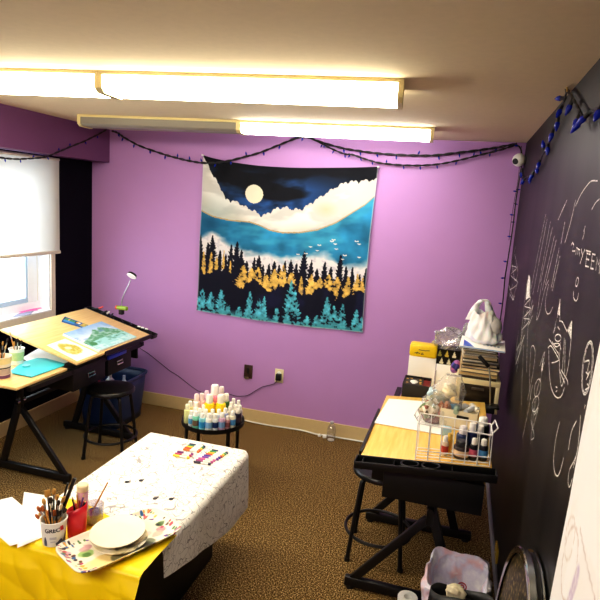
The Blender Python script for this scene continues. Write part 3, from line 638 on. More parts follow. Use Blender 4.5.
# ------------------------------------------------------------------ stools
def stool(label, loc, rz, sh=.50, r=.165, fr=.20):
    t = thing('stool', label, 'stool', loc, rz, 'round black stools')
    MB().lathe([(0, sh-.035), (r*.93, sh-.035), (r, sh-.028), (r, sh-.012), (r*.95, sh-.002), (r*.7, sh+.004), (0, sh+.006)], 36).build('seat', M_vinyl, t)
    for k in range(4):
        a = PI/4+k*PI/2; c, s = math.cos(a), math.sin(a)
        pts = [(c*r*.45, s*r*.45, sh-.045), (c*r*.7, s*r*.7, sh-.045), (c*r*.84, s*r*.84, sh-.055), (c*r*.9, s*r*.9, sh-.085), (c*(r*.9*.5+fr*.5), s*(r*.9*.5+fr*.5), sh*.45), (c*fr, s*fr, .004)]
        lg = MB().tube(smooth_path(pts, 4), .0115, 10).build('leg', M_black, t)
        MB().cyl((c*fr, s*fr, 0), (c*fr, s*fr, .02), .015, .014, 12).build('rubber_foot', M_blackm, lg)
    rr = r*.9+(fr-r*.9)*.62
    MB().tube([(rr*math.cos(k*PI/24), rr*math.sin(k*PI/24), .14) for k in range(48)], .009, 8, closed=True).build('foot_ring', M_black, t)
    return t
stool('round black stool beside the drafting desk under the window', (-2.66, -.98, 0), math.radians(13))
stool('round black stool pushed under the desk by the chalkboard wall', (-.635, -1.45, 0), math.radians(2), sh=.50)

# ------------------------------------------------------------------ paper covered table
TX0, TX1, TY0, TY1, TZ = -1.872, -1.298, -2.83, -1.765, .60
tb = thing('low_table', 'low table over a black box, hidden under white paper and a yellow cloth', 'table', (0, 0, 0))
MB().box(((TX0+TX1)/2, (TY0+TY1)/2, TZ-.02), (TX1-TX0-.02, TY1-TY0-.02, .03), bev=.006).build('tabletop', M_blackm, tb)
MB().box(((TX0-1.45)/2+.02, (TY0+TY1)/2, (TZ-.04)/2), (-1.45-TX0-.04, TY1-TY0-.14, TZ-.04), bev=.01).build('base', M_blackm, tb)  # solid black box filling the space below the tabletop
def paper_mat():
    m = bpy.data.materials.new('doodle_paper'); m.use_nodes = True; nt = m.node_tree; b = nt.nodes['Principled BSDF']
    tc = nt.nodes.new('ShaderNodeTexCoord'); last = None
    for k, (s, th) in enumerate(((17, .011), (25, .012), (11, .007))):
        mp = nt.nodes.new('ShaderNodeMapping'); mp.inputs['Location'].default_value = (3.1*k, 1.7*k, .3*k)
        n = nt.nodes.new('ShaderNodeTexNoise'); n.inputs['Scale'].default_value = s; n.inputs['Detail'].default_value = 0.; n.inputs['Distortion'].default_value = .6
        nt.links.new(tc.outputs['Object'], mp.inputs['Vector']); nt.links.new(mp.outputs['Vector'], n.inputs['Vector'])
        c = nt.nodes.new('ShaderNodeMath'); c.operation = 'COMPARE'; c.inputs[1].default_value = .5+.03*k; c.inputs[2].default_value = th
        nt.links.new(n.outputs['Fac'], c.inputs[0])
        if last is None: last = c
        else:
            mx = nt.nodes.new('ShaderNodeMath'); mx.operation = 'MAXIMUM'; nt.links.new(last.outputs[0], mx.inputs[0]); nt.links.new(c.outputs[0], mx.inputs[1]); last = mx
    mx = nt.nodes.new('ShaderNodeMix'); mx.data_type = 'RGBA'; mx.inputs['A'].default_value = (.86, .84, .80, 1); mx.inputs['B'].default_value = (.36, .34, .34, 1)
    nt.links.new(last.outputs[0], mx.inputs['Factor']); nt.links.new(mx.outputs['Result'], b.inputs['Base Color']); b.inputs['Roughness'].default_value = .75; return m
M_doodle = paper_mat()
def table_paper():
    # cross-section over the right edge; drape length varies along y
    y_far, y_near = TY1+.012, -2.66
    def fn(u, v):
        y = y_far+(y_near-y_far)*v
        ex = .03
        wtop = TX1-TX0
        dl = .285-.03*v-.145*max(0, (v-.35)/.65)**1.2
        s = u*(wtop+dl)                          # arc from the left edge
        if s < wtop-ex: x, z = TX0+s, TZ+.003
        else:
            q = s-(wtop-ex); arc = ex*PI/2
            if q < arc: an = q/ex; x = TX1-ex+ex*math.sin(an)+.006; z = TZ+.003-ex+ex*math.cos(an)
            else:
                dz = q-arc; wav = .007*math.sin(y*9)+.002*math.sin(y*31+1)
                x = TX1+.006+(wav+.006)*min(1, dz/.2); z = TZ+.003-ex-dz
        # soft drop at the far end
        if v < .03 and z > TZ-.04: z -= .010*(1-v/.03)**2
        # round the far corner of the hanging part
        if s > wtop-ex and v < .06: x -= .022*(1-v/.06)**2
        return Vector((x, y, z))
    return MB().grid(fn, 110, 70)
pcv = table_paper().build('paper_cover', M_doodle, None, True, ang=180)
for (ex_, ey_) in ((127, 482), (141, 480.5), (155, 498.5), (171, 499)):
    ek = MB(); e = onZ(ex_, ey_, TZ+.0045); ek.cyl(e, e+Vector((0, 0, .0006)), .010, seg=14); e2 = e+Vector((.006, .012, .0002)); ek.cyl(e2, e2+Vector((0, 0, .0006)), .004, seg=8)
    ek.build('ink_blot', M_ink, pcv, False)
tag(pcv, 'white colouring paper with outline doodles draped over the low table', 'table cover')
# yellow cloth over the near end
M_yellow = mat('yellow_plastic_cloth', '#f7d409', .42, noise=.10, scale=7, bump=1.)
def yellow_cloth():
    def fn(u, v):
        # u across x, v from far edge over the near edge and down
        x = TX0-.04+u*(TX1-TX0+.055)
        far = -2.515-.07*u+.02*math.sin(u*7)
        top = far-TY0; dl = .52; ex = .02; s = v*(top+dl)
        fold = .010*abs(math.sin(u*9+s*7+math.sin(s*9)))+.006*abs(math.sin(u*17-s*12+1))+.005*abs(math.sin(u*5-s*23))
        if s < top-ex: y, z = far-s, TZ+.0085+.25*fold*min(1, max(0, (s-.02)*8))-.001
        else:
            q = s-(top-ex); arc = ex*PI/2
            if q < arc: an = q/ex; y = TY0+ex-ex*math.sin(an)-.006; z = TZ+.0075-ex+ex*math.cos(an)
            else:
                d = q-arc; y = TY0-.006-(.018+.016*math.sin(u*14+d*4)+.007*math.sin(u*31))*min(1, d/.25)-1.1*fold*min(1, d/.05); z = TZ+.0075-ex-d
        if x > TX1: z -= .25*(x-TX1)
        if x < TX0: z -= .8*(TX0-x)
        return Vector((x, y, z))
    return MB().grid(fn, 130, 150)
tag(yellow_cloth().build('tablecloth', M_yellow, None, True, ang=180), 'yellow plastic cloth covering the near end of the low table', 'tablecloth')
ZT = TZ+.012
# loose white papers
def paper_sheet(label, pts, z, lift=0., m=M_paper, name='paper_sheet', group=None):
    A = [Vector((*onZ(*p, z)[:2], z)) for p in pts]
    def fn(u, v):
        p = (A[0]*(1-u)+A[1]*u)*(1-v)+(A[3]*(1-u)+A[2]*u)*v
        return p+Vector((0, 0, lift*math.sin(u*PI)*math.sin(v*PI)))
    return tag(MB().grid(fn, 12, 12).build(name, m, None, True, solid=.0012), label, 'paper', group)
paper_sheet('white paper sheet lying partly under the top one on the yellow cloth', [(-34, 508), (12, 497), (55, 533), (10, 546)], ZT+.001, .002)
paper_sheet('uppermost white paper sheet on the yellow cloth beside the brush tub', [(24, 492), (62, 498), (58, 531), (17, 548)], ZT+.005, .003)

# ---- cups and brushes
def text_obj(txt, size, m, parent, M, bend=None, name='lettering'):
    c = bpy.data.curves.new('t', 'FONT'); c.body = txt; c.size = size; c.align_x = 'CENTER'; c.align_y = 'CENTER'; c.resolution_u = 3; c.offset = .0006*size/.02
    o = bpy.data.objects.new('t', c); COL.objects.link(o); dg = bpy.context.evaluated_depsgraph_get()
    me = bpy.data.meshes.new_from_object(o.evaluated_get(dg)); bpy.data.objects.remove(o); bpy.data.curves.remove(c)
    bm = bmesh.new(); bm.from_mesh(me)
    if bend:
        bmesh.ops.subdivide_edges(bm, edges=bm.edges[:], cuts=1)
        for v in bm.verts: a = v.co.x/bend; v.co = Vector((bend*math.sin(a), v.co.y, -bend*(1-math.cos(a))))
    bm.transform(M); bm.to_mesh(me); bm.free(); me.name = name; me.materials.append(m)
    n = bpy.data.objects.new(name, me); COL.objects.link(n); n.parent = parent; return n
def cup(name, label, loc, r0, r1, h, m, rim=True, cat='cup'):
    t = thing(name, label, cat, loc)
    MB().lathe([(0, 0), (r0, 0), (r1, h), (r1-.003, h), (r0-.003, .004), (0, .004)], 32).build('tub', m, t)
    if rim: MB().tube([(r1*math.cos(k*PI/16), r1*math.sin(k*PI/16), h) for k in range(32)], .003, 8, closed=True).build('rim', m, t)
    return t
M_red = mat('red_print', '#c8202a', .5)
CUP = onZ(54, 541, ZT); CR0, CR1, CH = .038, .046, .092
cu = cup('brush_tub', 'white yogurt tub printed GREC, full of paintbrushes', CUP+Vector((0, 0, 0)), CR0, CR1, CH, M_white, cat='tub')
ang = math.atan2(CAM[1]-CUP.y, CAM[0]-CUP.x)      # face of the print
def on_cup(th, z, off=.001):
    r = CR0+(CR1-CR0)*z/CH+off; return Matrix.Rotation(ang+PI/2+th, 4, 'Z') @ Matrix.Translation((0, -r, z)) @ Matrix.Rotation(PI/2-math.atan2(CR1-CR0, CH), 4, 'X')
text_obj('GREC', .021, M_ink, cu, on_cup(-.12, .066), CR1)
MB().box((0, 0, 0), (.012, .016, .001)).build('red_emblem', M_red, cu).matrix_local = on_cup(.62, .070, .001)
bm_ = MB()
def patch(th0, th1, zf, m, name, n=14):
    b = MB(); b.grid(lambda u, v: (on_cup(th0+(th1-th0)*u, zf(u)[0]+(zf(u)[1]-zf(u)[0])*v, .0012) @ Vector((0, 0, 0))), n, 4); return b.build(name, m, cu)
patch(.15, 1.2, lambda u: (.004, .016+.030*abs(math.sin(u*5))*u), mat('blue_grey_print', '#47506e', .5), 'mountain_print')
patch(-.9, -.6, lambda u: (.004, .02+.02*math.sin(u*3)), mat('blue_grey_print', '#47506e', .5), 'mountain_print')
patch(-.35, .2, lambda u: (.03, .04), mat('pale_grey_print', '#c9c9cf', .5), 'small_print')
patch(-.3, .1, lambda u: (.018, .024), mat('pale_grey_print', '#c9c9cf', .5), 'small_print')
def brush(label, base, tip, hr=.0032, m=None, head='round', hl=.03, hw=.007, mh=None, name='paintbrush', group='paintbrushes in the tubs', ferr=True):
    base, tip = Vector(base), Vector(tip); d = tip-base; L = d.length
    t = thing(name, label, 'paintbrush', base, 0, group); t.rotation_euler = d.to_track_quat('Z', 'Y').to_euler()
    lf = hl*.8 if ferr else 0
    MB().lathe([(0, 0), (hr*.6, .002), (hr*1.25, L*.55), (hr, L-hl-lf), (0, L-hl-lf)], 8).build('handle', m, t)
    if ferr: MB().lathe([(hr, L-hl-lf), (hr*1.15, L-hl-lf*.5), (hw*.6, L-hl)], 8).build('ferrule', M_steel, t)
    if head == 'flat': MB().box((0, 0, L-hl/2), (hw*2, hw*.8, hl), bev=.001).build('bristles', mh, t)
    else: MB().lathe([(hw*.6, L-hl), (hw, L-hl*.6), (hw*.75, L-hl*.2), (0, L)], 8).build('bristles', mh, t)
    return t
M_br = [mat('golden_bristle', '#b98a45', .8), mat('dark_bristle', '#2b1d14', .8), mat('rust_bristle', '#9c4f1f', .8), mat('cream_bristle', '#d9c08c', .8)]
M_hd = [mat('black_handle', '#141210', .3), mat('natural_wood_handle', '#c58a3f', .45), mat('green_grey_handle', '#3e4a45', .4), mat('yellow_handle', '#dca62b', .4), mat('brown_handle', '#5a3217', .4)]
# (px of tip, py of tip, base offset angle, handle, head mat, head type, hw, label)
BR = [(37, 506, 0, 1, 2, 'round', .007, 'slim rust-tipped paintbrush leaning over the far side of the white tub'),
      (42, 505, 1, 4, 2, 'round', .010, 'thick rust-tipped round paintbrush in the white tub'),
      (47, 490, 2, 0, 0, 'flat', .010, 'tall black-handled paintbrush with wide golden flat bristles in the white tub'),
      (54, 488, 3, 2, 0, 'round', .008, 'tall grey-green paintbrush with golden round bristles in the white tub'),
      (50, 497, 4, 0, 1, 'round', .009, 'tall dark mop paintbrush standing mid tub'),
      (43, 498, 1.5, 1, 0, 'round', .008, 'golden-tipped paintbrush with natural handle, lower than the flat one'),
      (49, 509, .5, 3, 2, 'round', .009, 'short rust-tipped brush with yellow handle at the near rim of the white tub'),
      (55, 510, 3.5, 1, 2, 'flat', .007, 'short wide rust-tipped flat brush in the white tub'),
      (59, 500, 5, 0, 1, 'round', .006, 'black slim paintbrush with dark point in the white tub'),
      (62, 504, 5.5, 0, 3, 'round', .006, 'black slim paintbrush with cream point in the white tub'),
      (60, 511, 5.2, 4, 1, 'flat', .006, 'brown-handled brush with short dark flat bristles in the white tub')]
BR += [(39, 512, .3, 1, 0, 'round', .008, 'short golden round brush at the outer rim of the white tub'), (45, 511, 1.2, 3, 0, 'round', .008, 'short golden brush with yellow handle in front of the rust ones'),
       (52, 505, 2.6, 1, 3, 'flat', .007, 'cream flat brush with natural handle mid tub'), (64, 497, 5.8, 0, 0, 'flat', .007, 'black-handled golden flat brush at the red sleeve side of the white tub'),
       (57, 494, 4.4, 4, 0, 'round', .008, 'brown-handled golden brush between the grey-green and black ones'), (66, 508, 6.1, 1, 1, 'round', .007, 'natural-handled brush with dark tip at the red sleeve side'), (35, 514, .1, 4, 2, 'round', .006, 'small rust brush lowest at the papers side of the white tub')]
def in_cup(loc, r, a, h=.006): return Vector(loc)+Vector((r*math.cos(a), r*math.sin(a), h))
for (px, py, a, hi, bi, hd, hw, lb) in BR:
    tip = onY(px, py, CUP.y+.012*math.sin(a))
    v = tip-CUP; rr = .5
    base = CUP+Vector((-v.x*.25, -.018*math.sin(a), .008))
    brush(lb, base, tip, .003, M_hd[hi], hd, .024, hw, M_br[bi])
# black tongs-like brush holder leaning out of the tub
for k, (px, py, lb) in enumerate(((75, 478, 'long black palette-knife handle standing tallest in the white tub'), (72, 487, 'black angled tool handle beside the tall one in the white tub'), (68, 483, 'black slim tool with brown tip leaning out of the white tub'))):
    tip = onY(px, py, CUP.y+.02); base = CUP+Vector((-.012, .0+.008*k, .008))
    t = thing('paint_tool', lb, 'art tool', base, 0, 'tools in the white tub'); d = tip-base; t.rotation_euler = d.to_track_quat('Z', 'Y').to_euler(); L = d.length
    MB().bar((0, 0, 0), (0, 0, L*.6), .005, .004).build('shaft', M_steel, t)
    MB().bar((0, 0, L*.55), (0, 0, L), .012-.003*k, .009, bev=.002).build('handle', M_hd[0], t)
# red cup behind
RC = onZ(77, 535, ZT)
M_redcup = mat('red_plastic', '#d32431', .3, noise=.12, scale=14)
rc = thing('red_box', 'upright red paper sleeve holding markers behind the brush tub', 'holder', RC, ang+PI/2)
b = MB()
b.grid(lambda u, v: Vector((.032*math.cos(u*2*PI)*(1+.10*v), .020*math.sin(u*2*PI)*(1+.1*v), v*(.115+.012*math.cos(u*2*PI)))), 28, 5, True)
b.build('sleeve', M_redcup, rc, solid=.002); MB().box((0, 0, .003), (.055, .035, .005)).build('base', M_redcup, rc)
for k, (px, py, c, lb) in enumerate(((72, 496, '#3b2417', 'brown pencil in the red sleeve'), (77, 492, '#c58a3f', 'golden pencil in the red sleeve'), (80, 497, '#b23545', 'red pencil in the red sleeve'), (84, 494, '#6b4a8a', 'violet pencil in the red sleeve'), (86, 499, '#2b2b33', 'black pencil at the far edge of the red sleeve'), (75, 500, '#d9a441', 'yellow pencil at the near edge of the red sleeve'))):
    tip = onY(px, py, RC.y+.004*k); base = RC+Vector((.01*math.cos(k), .008*math.sin(k), .01))
    t = thing('pencil', 'slim '+lb, 'pencil', base, 0, 'pencils in the red sleeve'); d = tip-base; t.rotation_euler = d.to_track_quat('Z', 'Y').to_euler(); L = d.length
    MB().cyl((0, 0, 0), (0, 0, L-.012), .0035, seg=6).build('shaft', mat('pencil_'+c[1:], c, .4), t); MB().cyl((0, 0, L-.012), (0, 0, L), .0035, .0006, 6).build('point', M_br[3], t)
# cylinder with cream lid standing behind
TL = onZ(82, 528, ZT)+Vector((-.035, .05, 0))
tt = thing('paint_tube', 'tall pinkish tube with cream cap standing behind the red sleeve', 'tube', TL)
hh = onY(83, 484, TL.y).z-TL.z
MB().lathe([(0, 0), (.021, 0), (.021, hh*.8), (.018, hh*.84), (0, hh*.84)], 20).build('tube_body', mat('mauve_label', '#cfa3b4', .5, noise=.3, scale=60), tt)
MB().lathe([(.021, hh*.82), (.022, hh*.83), (.022, hh*.97), (.018, hh), (0, hh)], 20).build('cap', M_cream, tt)
# clear water glass with brushes
WG = onZ(94, 521, ZT)
wg = thing('water_glass', 'clear plastic cup of purple paint water', 'cup', WG)
gh = onY(94, 507, WG.y).z-WG.z+.012
MB().lathe([(0, 0), (.033, 0), (.037, gh), (.035, gh), (.031, .004), (0, .004)], 28).build('cup', clear_mat('clear_cup', (.93, .9, .95), .06, .1, .10), wg)
MB().lathe([(0, .005), (.0305, .005), (.0325, gh*.55), (0, gh*.55)], 28).build('paint_water', mat('purple_paint_water', '#4a3a78', .15, noise=.5, scale=40), wg)
for k, (px, py, c) in enumerate(((108, 482, 1), (106, 486, 4))):
    brush(('natural' if c == 1 else 'brown')+' thin paintbrush leaning in the water cup', WG+Vector((-.018, .005*k, .02)), onY(px, py, WG.y), .0025, M_hd[c], 'round', .012, .003, M_hd[c], ferr=False)

# palette tray and plate
def palette_col(U, V):
    C = np.zeros(U.shape+(3,))+h2('f4eedd'); R = np.random.default_rng(12); n = vnoise(U, V, 9, 5)
    def blob(u, v, r, c, a=1., e=1.):
        nonlocal C
        d = np.hypot((U-u), (V-v)*.6*e)+.05*(n-.5); C = mixc(C, np.clip((r-d)*60, 0, 1)*a, h2(c))
    blob(.28, .88, .16, 'e9cf86', .8); blob(.16, .80, .10, 'efd9a0', .8); blob(.50, .80, .12, '8d8a6a', .9); blob(.62, .88, .09, '4a4a48', .95); blob(.38, .84, .07, '7d7a5a', .9); blob(.48, .78, .06, 'b9ae86'); blob(.70, .80, .06, '5d6b52', .7)
    blob(.20, .42, .07, '9bbf7a'); blob(.19, .46, .04, '4f7a3a'); blob(.22, .30, .06, 'c98f9c', .7)
    blob(.86, .62, .05, 'e79aa0'); blob(.80, .70, .06, 'f0b7a8', .8); blob(.90, .48, .045, '4c6b35'); blob(.74, .60, .05, 'e9c9c2', .7)
    blob(.55, .10, .05, '5aa6d8'); blob(.62, .14, .05, '7fbfe2'); blob(.45, .10, .03, 'e9c24a'); blob(.72, .14, .045, '50752f'); blob(.76, .20, .03, 'c33a4e'); blob(.37, .14, .035, '2f3f7a'); blob(.66, .08, .02, 'd08a2b')
    blob(.08, .25, .045, 'c7a0b7', .8); blob(.05, .38, .03, 'a84d74', .8)
    for _ in range(170):
        c = ['b5446e', '2b2b3a', '6a3f8f', 'c94f5d', '3b6fa5', '58803c', 'e3a93c', '5c3a2a'][R.integers(8)]
        e = R.random() < .6
        u, v = (R.random(), R.choice([R.uniform(.02, .12), R.uniform(.88, .98)])) if e else (R.choice([R.uniform(.02, .12), R.uniform(.86, .98)]), R.random())
        d = np.hypot(U-u, (V-v)*.6); C = mixc(C, (d < R.uniform(.005, .020)).astype(float), h2(c))
    return C
PQ = [onZ(*p, ZT+.014) for p in ((112, 508), (176, 516), (98, 571), (62, 543))]   # far-left, far-right, near-right, near-left
pc_ = sum(PQ, Vector())/4
Lx = Vector((.45, .893, 0)).normalized(); pc_ = onZ(121, 540, ZT+.012)
pal = thing('palette_tray', 'white rounded paint palette tray smeared with paint, on the yellow cloth', 'palette', (pc_.x, pc_.y, ZT), math.atan2(Lx.y, Lx.x))
PLN, PWD = .210, .112
def pal_pos(U, V):
    a = U*2-1; b = 1-V*2
    # map a square to a rounded rectangle with raised rim
    r = np.maximum(np.abs(a), np.abs(b)); k = np.where(r > 0, r/np.maximum((np.abs(a)**6+np.abs(b)**6)**(1/6), 1e-6), 1)
    x = a*k*PLN; y = b*k*PWD*(1+.15*a*0)
    z = .006+.020*np.clip((r-.80)/.17, 0, 1)**1.5
    return np.stack([x, y, z], -1)
o = painted('tray', pal_pos, palette_col, 150, 100, attr_mat('painted_palette', .35, .5), pal)
md = o.modifiers.new('Solid', 'SOLIDIFY'); md.thickness = .004; md.offset = -1
def plate_mesh(r, h): return MB().lathe([(0, .002), (r*.6, .002), (r*.7, .004), (r, h), (r*1.0, h+.003), (r*.68, .009), (r*.55, .007), (0, .007)], 40)
PC = onZ(118, 531, ZT+.045)
for k, (dz, dx, lb) in enumerate(((.012, .014, 'paint-smeared round plate under the clean one on the palette tray'), (.033, 0., 'clean white shallow plate on top of the palette tray'))):
    t = thing('plate', lb, 'plate', (PC.x+dx, PC.y-.6*dx, ZT+dz), .3, 'plates on the palette tray'); t.rotation_euler = (.05*k, -.03*k, .3)
    plate_mesh(.098, .013).build('dish', ramp_mat('smeared_plate', [(.4, '#efe7d4'), (.55, '#d8cba0'), (.62, '#6b6a58'), (.7, '#efe7d4')], 14, 3, .4) if k == 0 else M_cream if False else mat('ivory_plate', '#f3ead2', .35, noise=.02), t)
# ------------------------------------------------------------------ paint markers on the table
mcols = [['#2a2f5a', '#2f7d5a', '#e3c22f', '#d9432f', '#e07a3a'], ['#7a3f86', '#b23a6d', '#efd34a'], ['#22305c', '#4a9a5a', '#e8c33c', '#d8552f', '#4b3fa0', '#7a46a8'], ['#d06aa5', '#b04f8c', '#2b2240']]
gnames = ['first set on the doodle paper, window-side far block', 'window-side near block on the doodle paper', 'chalkboard-side far block on the doodle paper', 'chalkboard-side near block on the doodle paper']
cn = {'#2a2f5a': 'navy', '#2f7d5a': 'green', '#e3c22f': 'yellow', '#d9432f': 'red', '#e07a3a': 'orange', '#7a3f86': 'purple', '#b23a6d': 'magenta', '#e58a5a': 'peach', '#efd34a': 'lemon yellow', '#22305c': 'dark blue', '#4a9a5a': 'leaf green', '#e8c33c': 'golden yellow', '#d8552f': 'orange red', '#4b3fa0': 'indigo', '#7a46a8': 'violet', '#d06aa5': 'pink', '#b04f8c': 'plum pink', '#2b2240': 'black violet', '#3a3560': 'slate blue'}
def marker(lb, loc, rz, c):
    t = thing('paint_marker', lb, 'marker', loc, rz, 'paint markers on the doodle paper'); m = mat('marker_'+c[1:], c, .4)
    X = lambda a, b, r: MB().cyl((a, 0, 0), (b, 0, 0), r, r, 10)
    X(-.044, -.008, .0060).build('cap', m, t); X(-.008, .030, .0052).build('barrel', M_white, t); X(.030, .042, .0060).build('end_plug', m, t)
starts = [((176, 449), (167, 455)), ((167, 456), (161, 462)), ((201, 455), (192, 462)), ((189, 463), (183, 470))]
mk = [((195.5, 445.5), (189.5, 450.5)), ((183.5, 453), (179.5, 456.5)), ((218, 451.5), (208.5, 458)), ((205, 459.5), (200.5, 463))]
sp = []
zt = TZ+.0095
for g, ((ax_, ay_), (bx_, by_)) in enumerate(mk):
    A, B = onZ(ax_+2, ay_, zt), onZ(bx_+2, by_, zt); n = len(mcols[g])
    for k, c in enumerate(mcols[g]):
        f = k/(n-1); p = A*(1-f)+B*f
        marker(cn[c]+' capped white paint marker lying in the '+gnames[g].replace('first set on the doodle paper, ', ''), (p.x, p.y, zt), math.radians(4+R0.uniform(-2, 2)), c)

# ------------------------------------------------------------------ round stand of paint bottles
DR = Vector((-1.765, -1.19, 0)); DZ = .475; DRAD = .195
ds = thing('plant_stand', 'round black metal stand crowded with paint bottles', 'stand', DR)
MB().lathe([(0, DZ-.012), (DRAD, DZ-.012), (DRAD+.004, DZ-.010), (DRAD+.004, DZ+.016), (DRAD, DZ+.016), (DRAD-.003, DZ), (0, DZ)], 48).build('tray', M_black, ds)
for k in range(4):
    a = math.radians(54)+k*PI/2; c, s = math.cos(a), math.sin(a)
    MB().bar((c*DRAD*.96, s*DRAD*.96, DZ-.01), (c*DRAD*.98, s*DRAD*.98, 0), .02, .012, (c, s, 0)).build('leg', M_black, ds)
fr = Vector((CAM[0]-DR.x, CAM[1]-DR.y, 0)).normalized(); rt = Vector((-fr.y, fr.x, 0))
def bottle(label, loc, r, h, body, cap='#efeee8', band=None, kind='small', name='paint_bottle', group='paint bottles on the round stand', rz=0.):
    t = thing(name, label, 'paint bottle', loc, rz, group)
    hb = h*(.74 if kind == 'small' else .72); m = mat('paint_'+body[1:], body, .3, noise=.06, spec=.6)
    MB().lathe([(0, 0), (r*.92, 0), (r, .004), (r, hb*.86), (r*.9, hb*.95), (r*.5, hb), (0, hb)], 18).build('body', m, t)
    if kind == 'flip': MB().lathe([(r*.55, hb), (r*.55, h*.9), (r*.25, h), (0, h)], 16).build('cap', mat('cap_'+cap[1:], cap, .4), t)
    else: MB().lathe([(r*.66, hb-.002), (r*.68, hb+.002), (r*.64, h*.96), (r*.52, h), (0, h)], 16).build('cap', mat('cap_'+cap[1:], cap, .4), t)
    if band: MB().lathe([(r+.0006, hb*.25), (r+.0006, hb*.7)], 18).build('label_band', mat('band_'+band[1:], band, .5), t)
    return t
BT = [  # (x in px/235, front offset, h, r, body, cap, band, kind, label)
    (-.88, .035, .135, .021, '#e3e3a0', '#eeeccb', None, 'small', 'pale yellow-green paint bottle at the window-side end of the round stand'),
    (-.73, .085, .110, .018, '#e9edf0', '#efeee8', '#5fa9d6', 'small', 'white paint bottle with sky blue label beside the teal one'),
    (-.57, .120, .120, .021, '#7fcfb4', '#efeee8', '#6b5a4a', 'small', 'seafoam green paint bottle in the front row'),
    (-.355, .145, .118, .021, '#8ad0de', '#efeee8', '#2f93d0', 'small', 'aqua paint bottle with bright blue label in the front row'),
    (-.135, .155, .122, .022, '#f1efe9', '#f5f3ec', '#86b6e0', 'small', 'white paint bottle with pale blue label, mid front row'),
    (.07, .150, .118, .019, '#dfe6ea', '#efeee8', '#23386b', 'small', 'white paint bottle with navy label, front row'),
    (.285, .145, .122, .021, '#c9a6c4', '#efeee8', '#7fa6d6', 'small', 'mauve paint bottle in the front row'),
    (.475, .125, .092, .017, '#b98a92', '#f0e6dc', '#8a4f58', 'small', 'short dusty rose paint bottle in the front row'),
    (.645, .105, .120, .020, '#e8e2cf', '#efeee8', '#4f8fc4', 'small', 'cream paint bottle with blue label near the chalkboard-side end'),
    (.83, .060, .118, .023, '#232338', '#ece6da', '#4a3a44', 'small', 'dark navy paint bottle at the chalkboard-side end of the round stand'),
    (-.80, -.01, .140, .020, '#e9dfa0', '#f2efe0', None, 'small', 'pale lemon bottle behind the yellow-green one'),
    (-.62, .055, .118, .019, '#dfe7ea', '#f2efe6', '#bcd6e6', 'small', 'white bottle in the second row behind the seafoam one'),
    (-.46, .075, .122, .019, '#cfe3e6', '#f2efe6', None, 'small', 'pale aqua bottle in the second row behind the aqua one'),
    (-.26, .095, .125, .019, '#e9e6de', '#f2efe6', None, 'small', 'off-white bottle in the second row, mid stand'),
    (-.03, .100, .128, .019, '#e4e0d6', '#f2efe6', None, 'small', 'bone white bottle in the second row between the navy and white labels'),
    (.18, .095, .126, .019, '#c6d2e8', '#f2efe6', None, 'small', 'pale periwinkle bottle in the second row behind the mauve one'),
    (.40, .075, .126, .019, '#9aa6c9', '#f2efe6', None, 'small', 'greyish blue bottle in the second row behind the dusty rose one'),
    (.56, .045, .128, .019, '#e3d8c2', '#f2efe6', None, 'small', 'beige bottle in the second row behind the cream one'),
    (.74, .010, .126, .019, '#d7d2c6', '#f2efe6', None, 'small', 'light grey bottle behind the navy one'),
    (.90, .005, .120, .018, '#cfc6c6', '#f2efe6', None, 'small', 'pale bottle at the outer chalkboard-side rim'),
    (.86, -.06, .130, .019, '#ded9d0', '#f2efe6', None, 'small', 'white bottle at the rear rim, chalkboard side'),
    (.68, -.07, .140, .020, '#dcd6cc', '#f2efe6', None, 'small', 'white bottle at the rear of the stand behind the beige one'),
    (.60, -.015, .135, .019, '#d9d4c6', '#f2efe6', None, 'small', 'ivory bottle in the middle of the chalkboard-side cluster'),
    (-.15, .020, .172, .034, '#f4cf16', '#f5f1e2', None, 'big', 'squat bright yellow paint bottle, window-side of the pair'),
    (.23, .020, .172, .034, '#f6d21a', '#f5f1e2', None, 'big', 'squat bright yellow paint bottle, chalkboard-side of the pair'),
    (.02, -.055, .235, .040, '#e8859a', '#f7ece8', None, 'big', 'tallest pink paint bottle in the middle of the stand'),
    (.25, -.105, .205, .026, '#c2403c', '#f3e6de', None, 'big', 'red paint bottle with pale cap behind the pink one'),
    (.42, -.050, .175, .027, '#3f6a35', '#f3efe2', None, 'big', 'dark green paint bottle with white cap'),
    (-.60, -.06, .165, .024, '#efd9cf', '#f0dcd8', None, 'big', 'blush bottle with pinkish cap at the rear, window side'),
    (-.42, -.075, .165, .024, '#e9c3bd', '#f0dcd8', None, 'big', 'pinkish bottle with pale cap at the rear beside the blush one'),
    (-.26, -.110, .170, .024, '#d9b3c9', '#f0d3de', None, 'big', 'lilac bottle at the rear beside the tall pink one'),
    (-.33, .030, .130, .020, '#efe4d6', '#f4efe6', None, 'small', 'cream bottle just beside the window-side yellow one'),
    (-.60, .0, .135, .019, '#f0e9c8', '#f4efe6', None, 'small', 'ivory bottle between the lemon and blush ones'),
]
for (a, f, h, r, body, cap, band, kind, lb) in BT:
    bottle(lb, DR+rt*(a*.185)+fr*f+Vector((0, 0, DZ)), r, h*(.90 if kind == 'small' else 1.06 if body in ('#f4cf16', '#f6d21a') else .94), body, cap, band, kind)

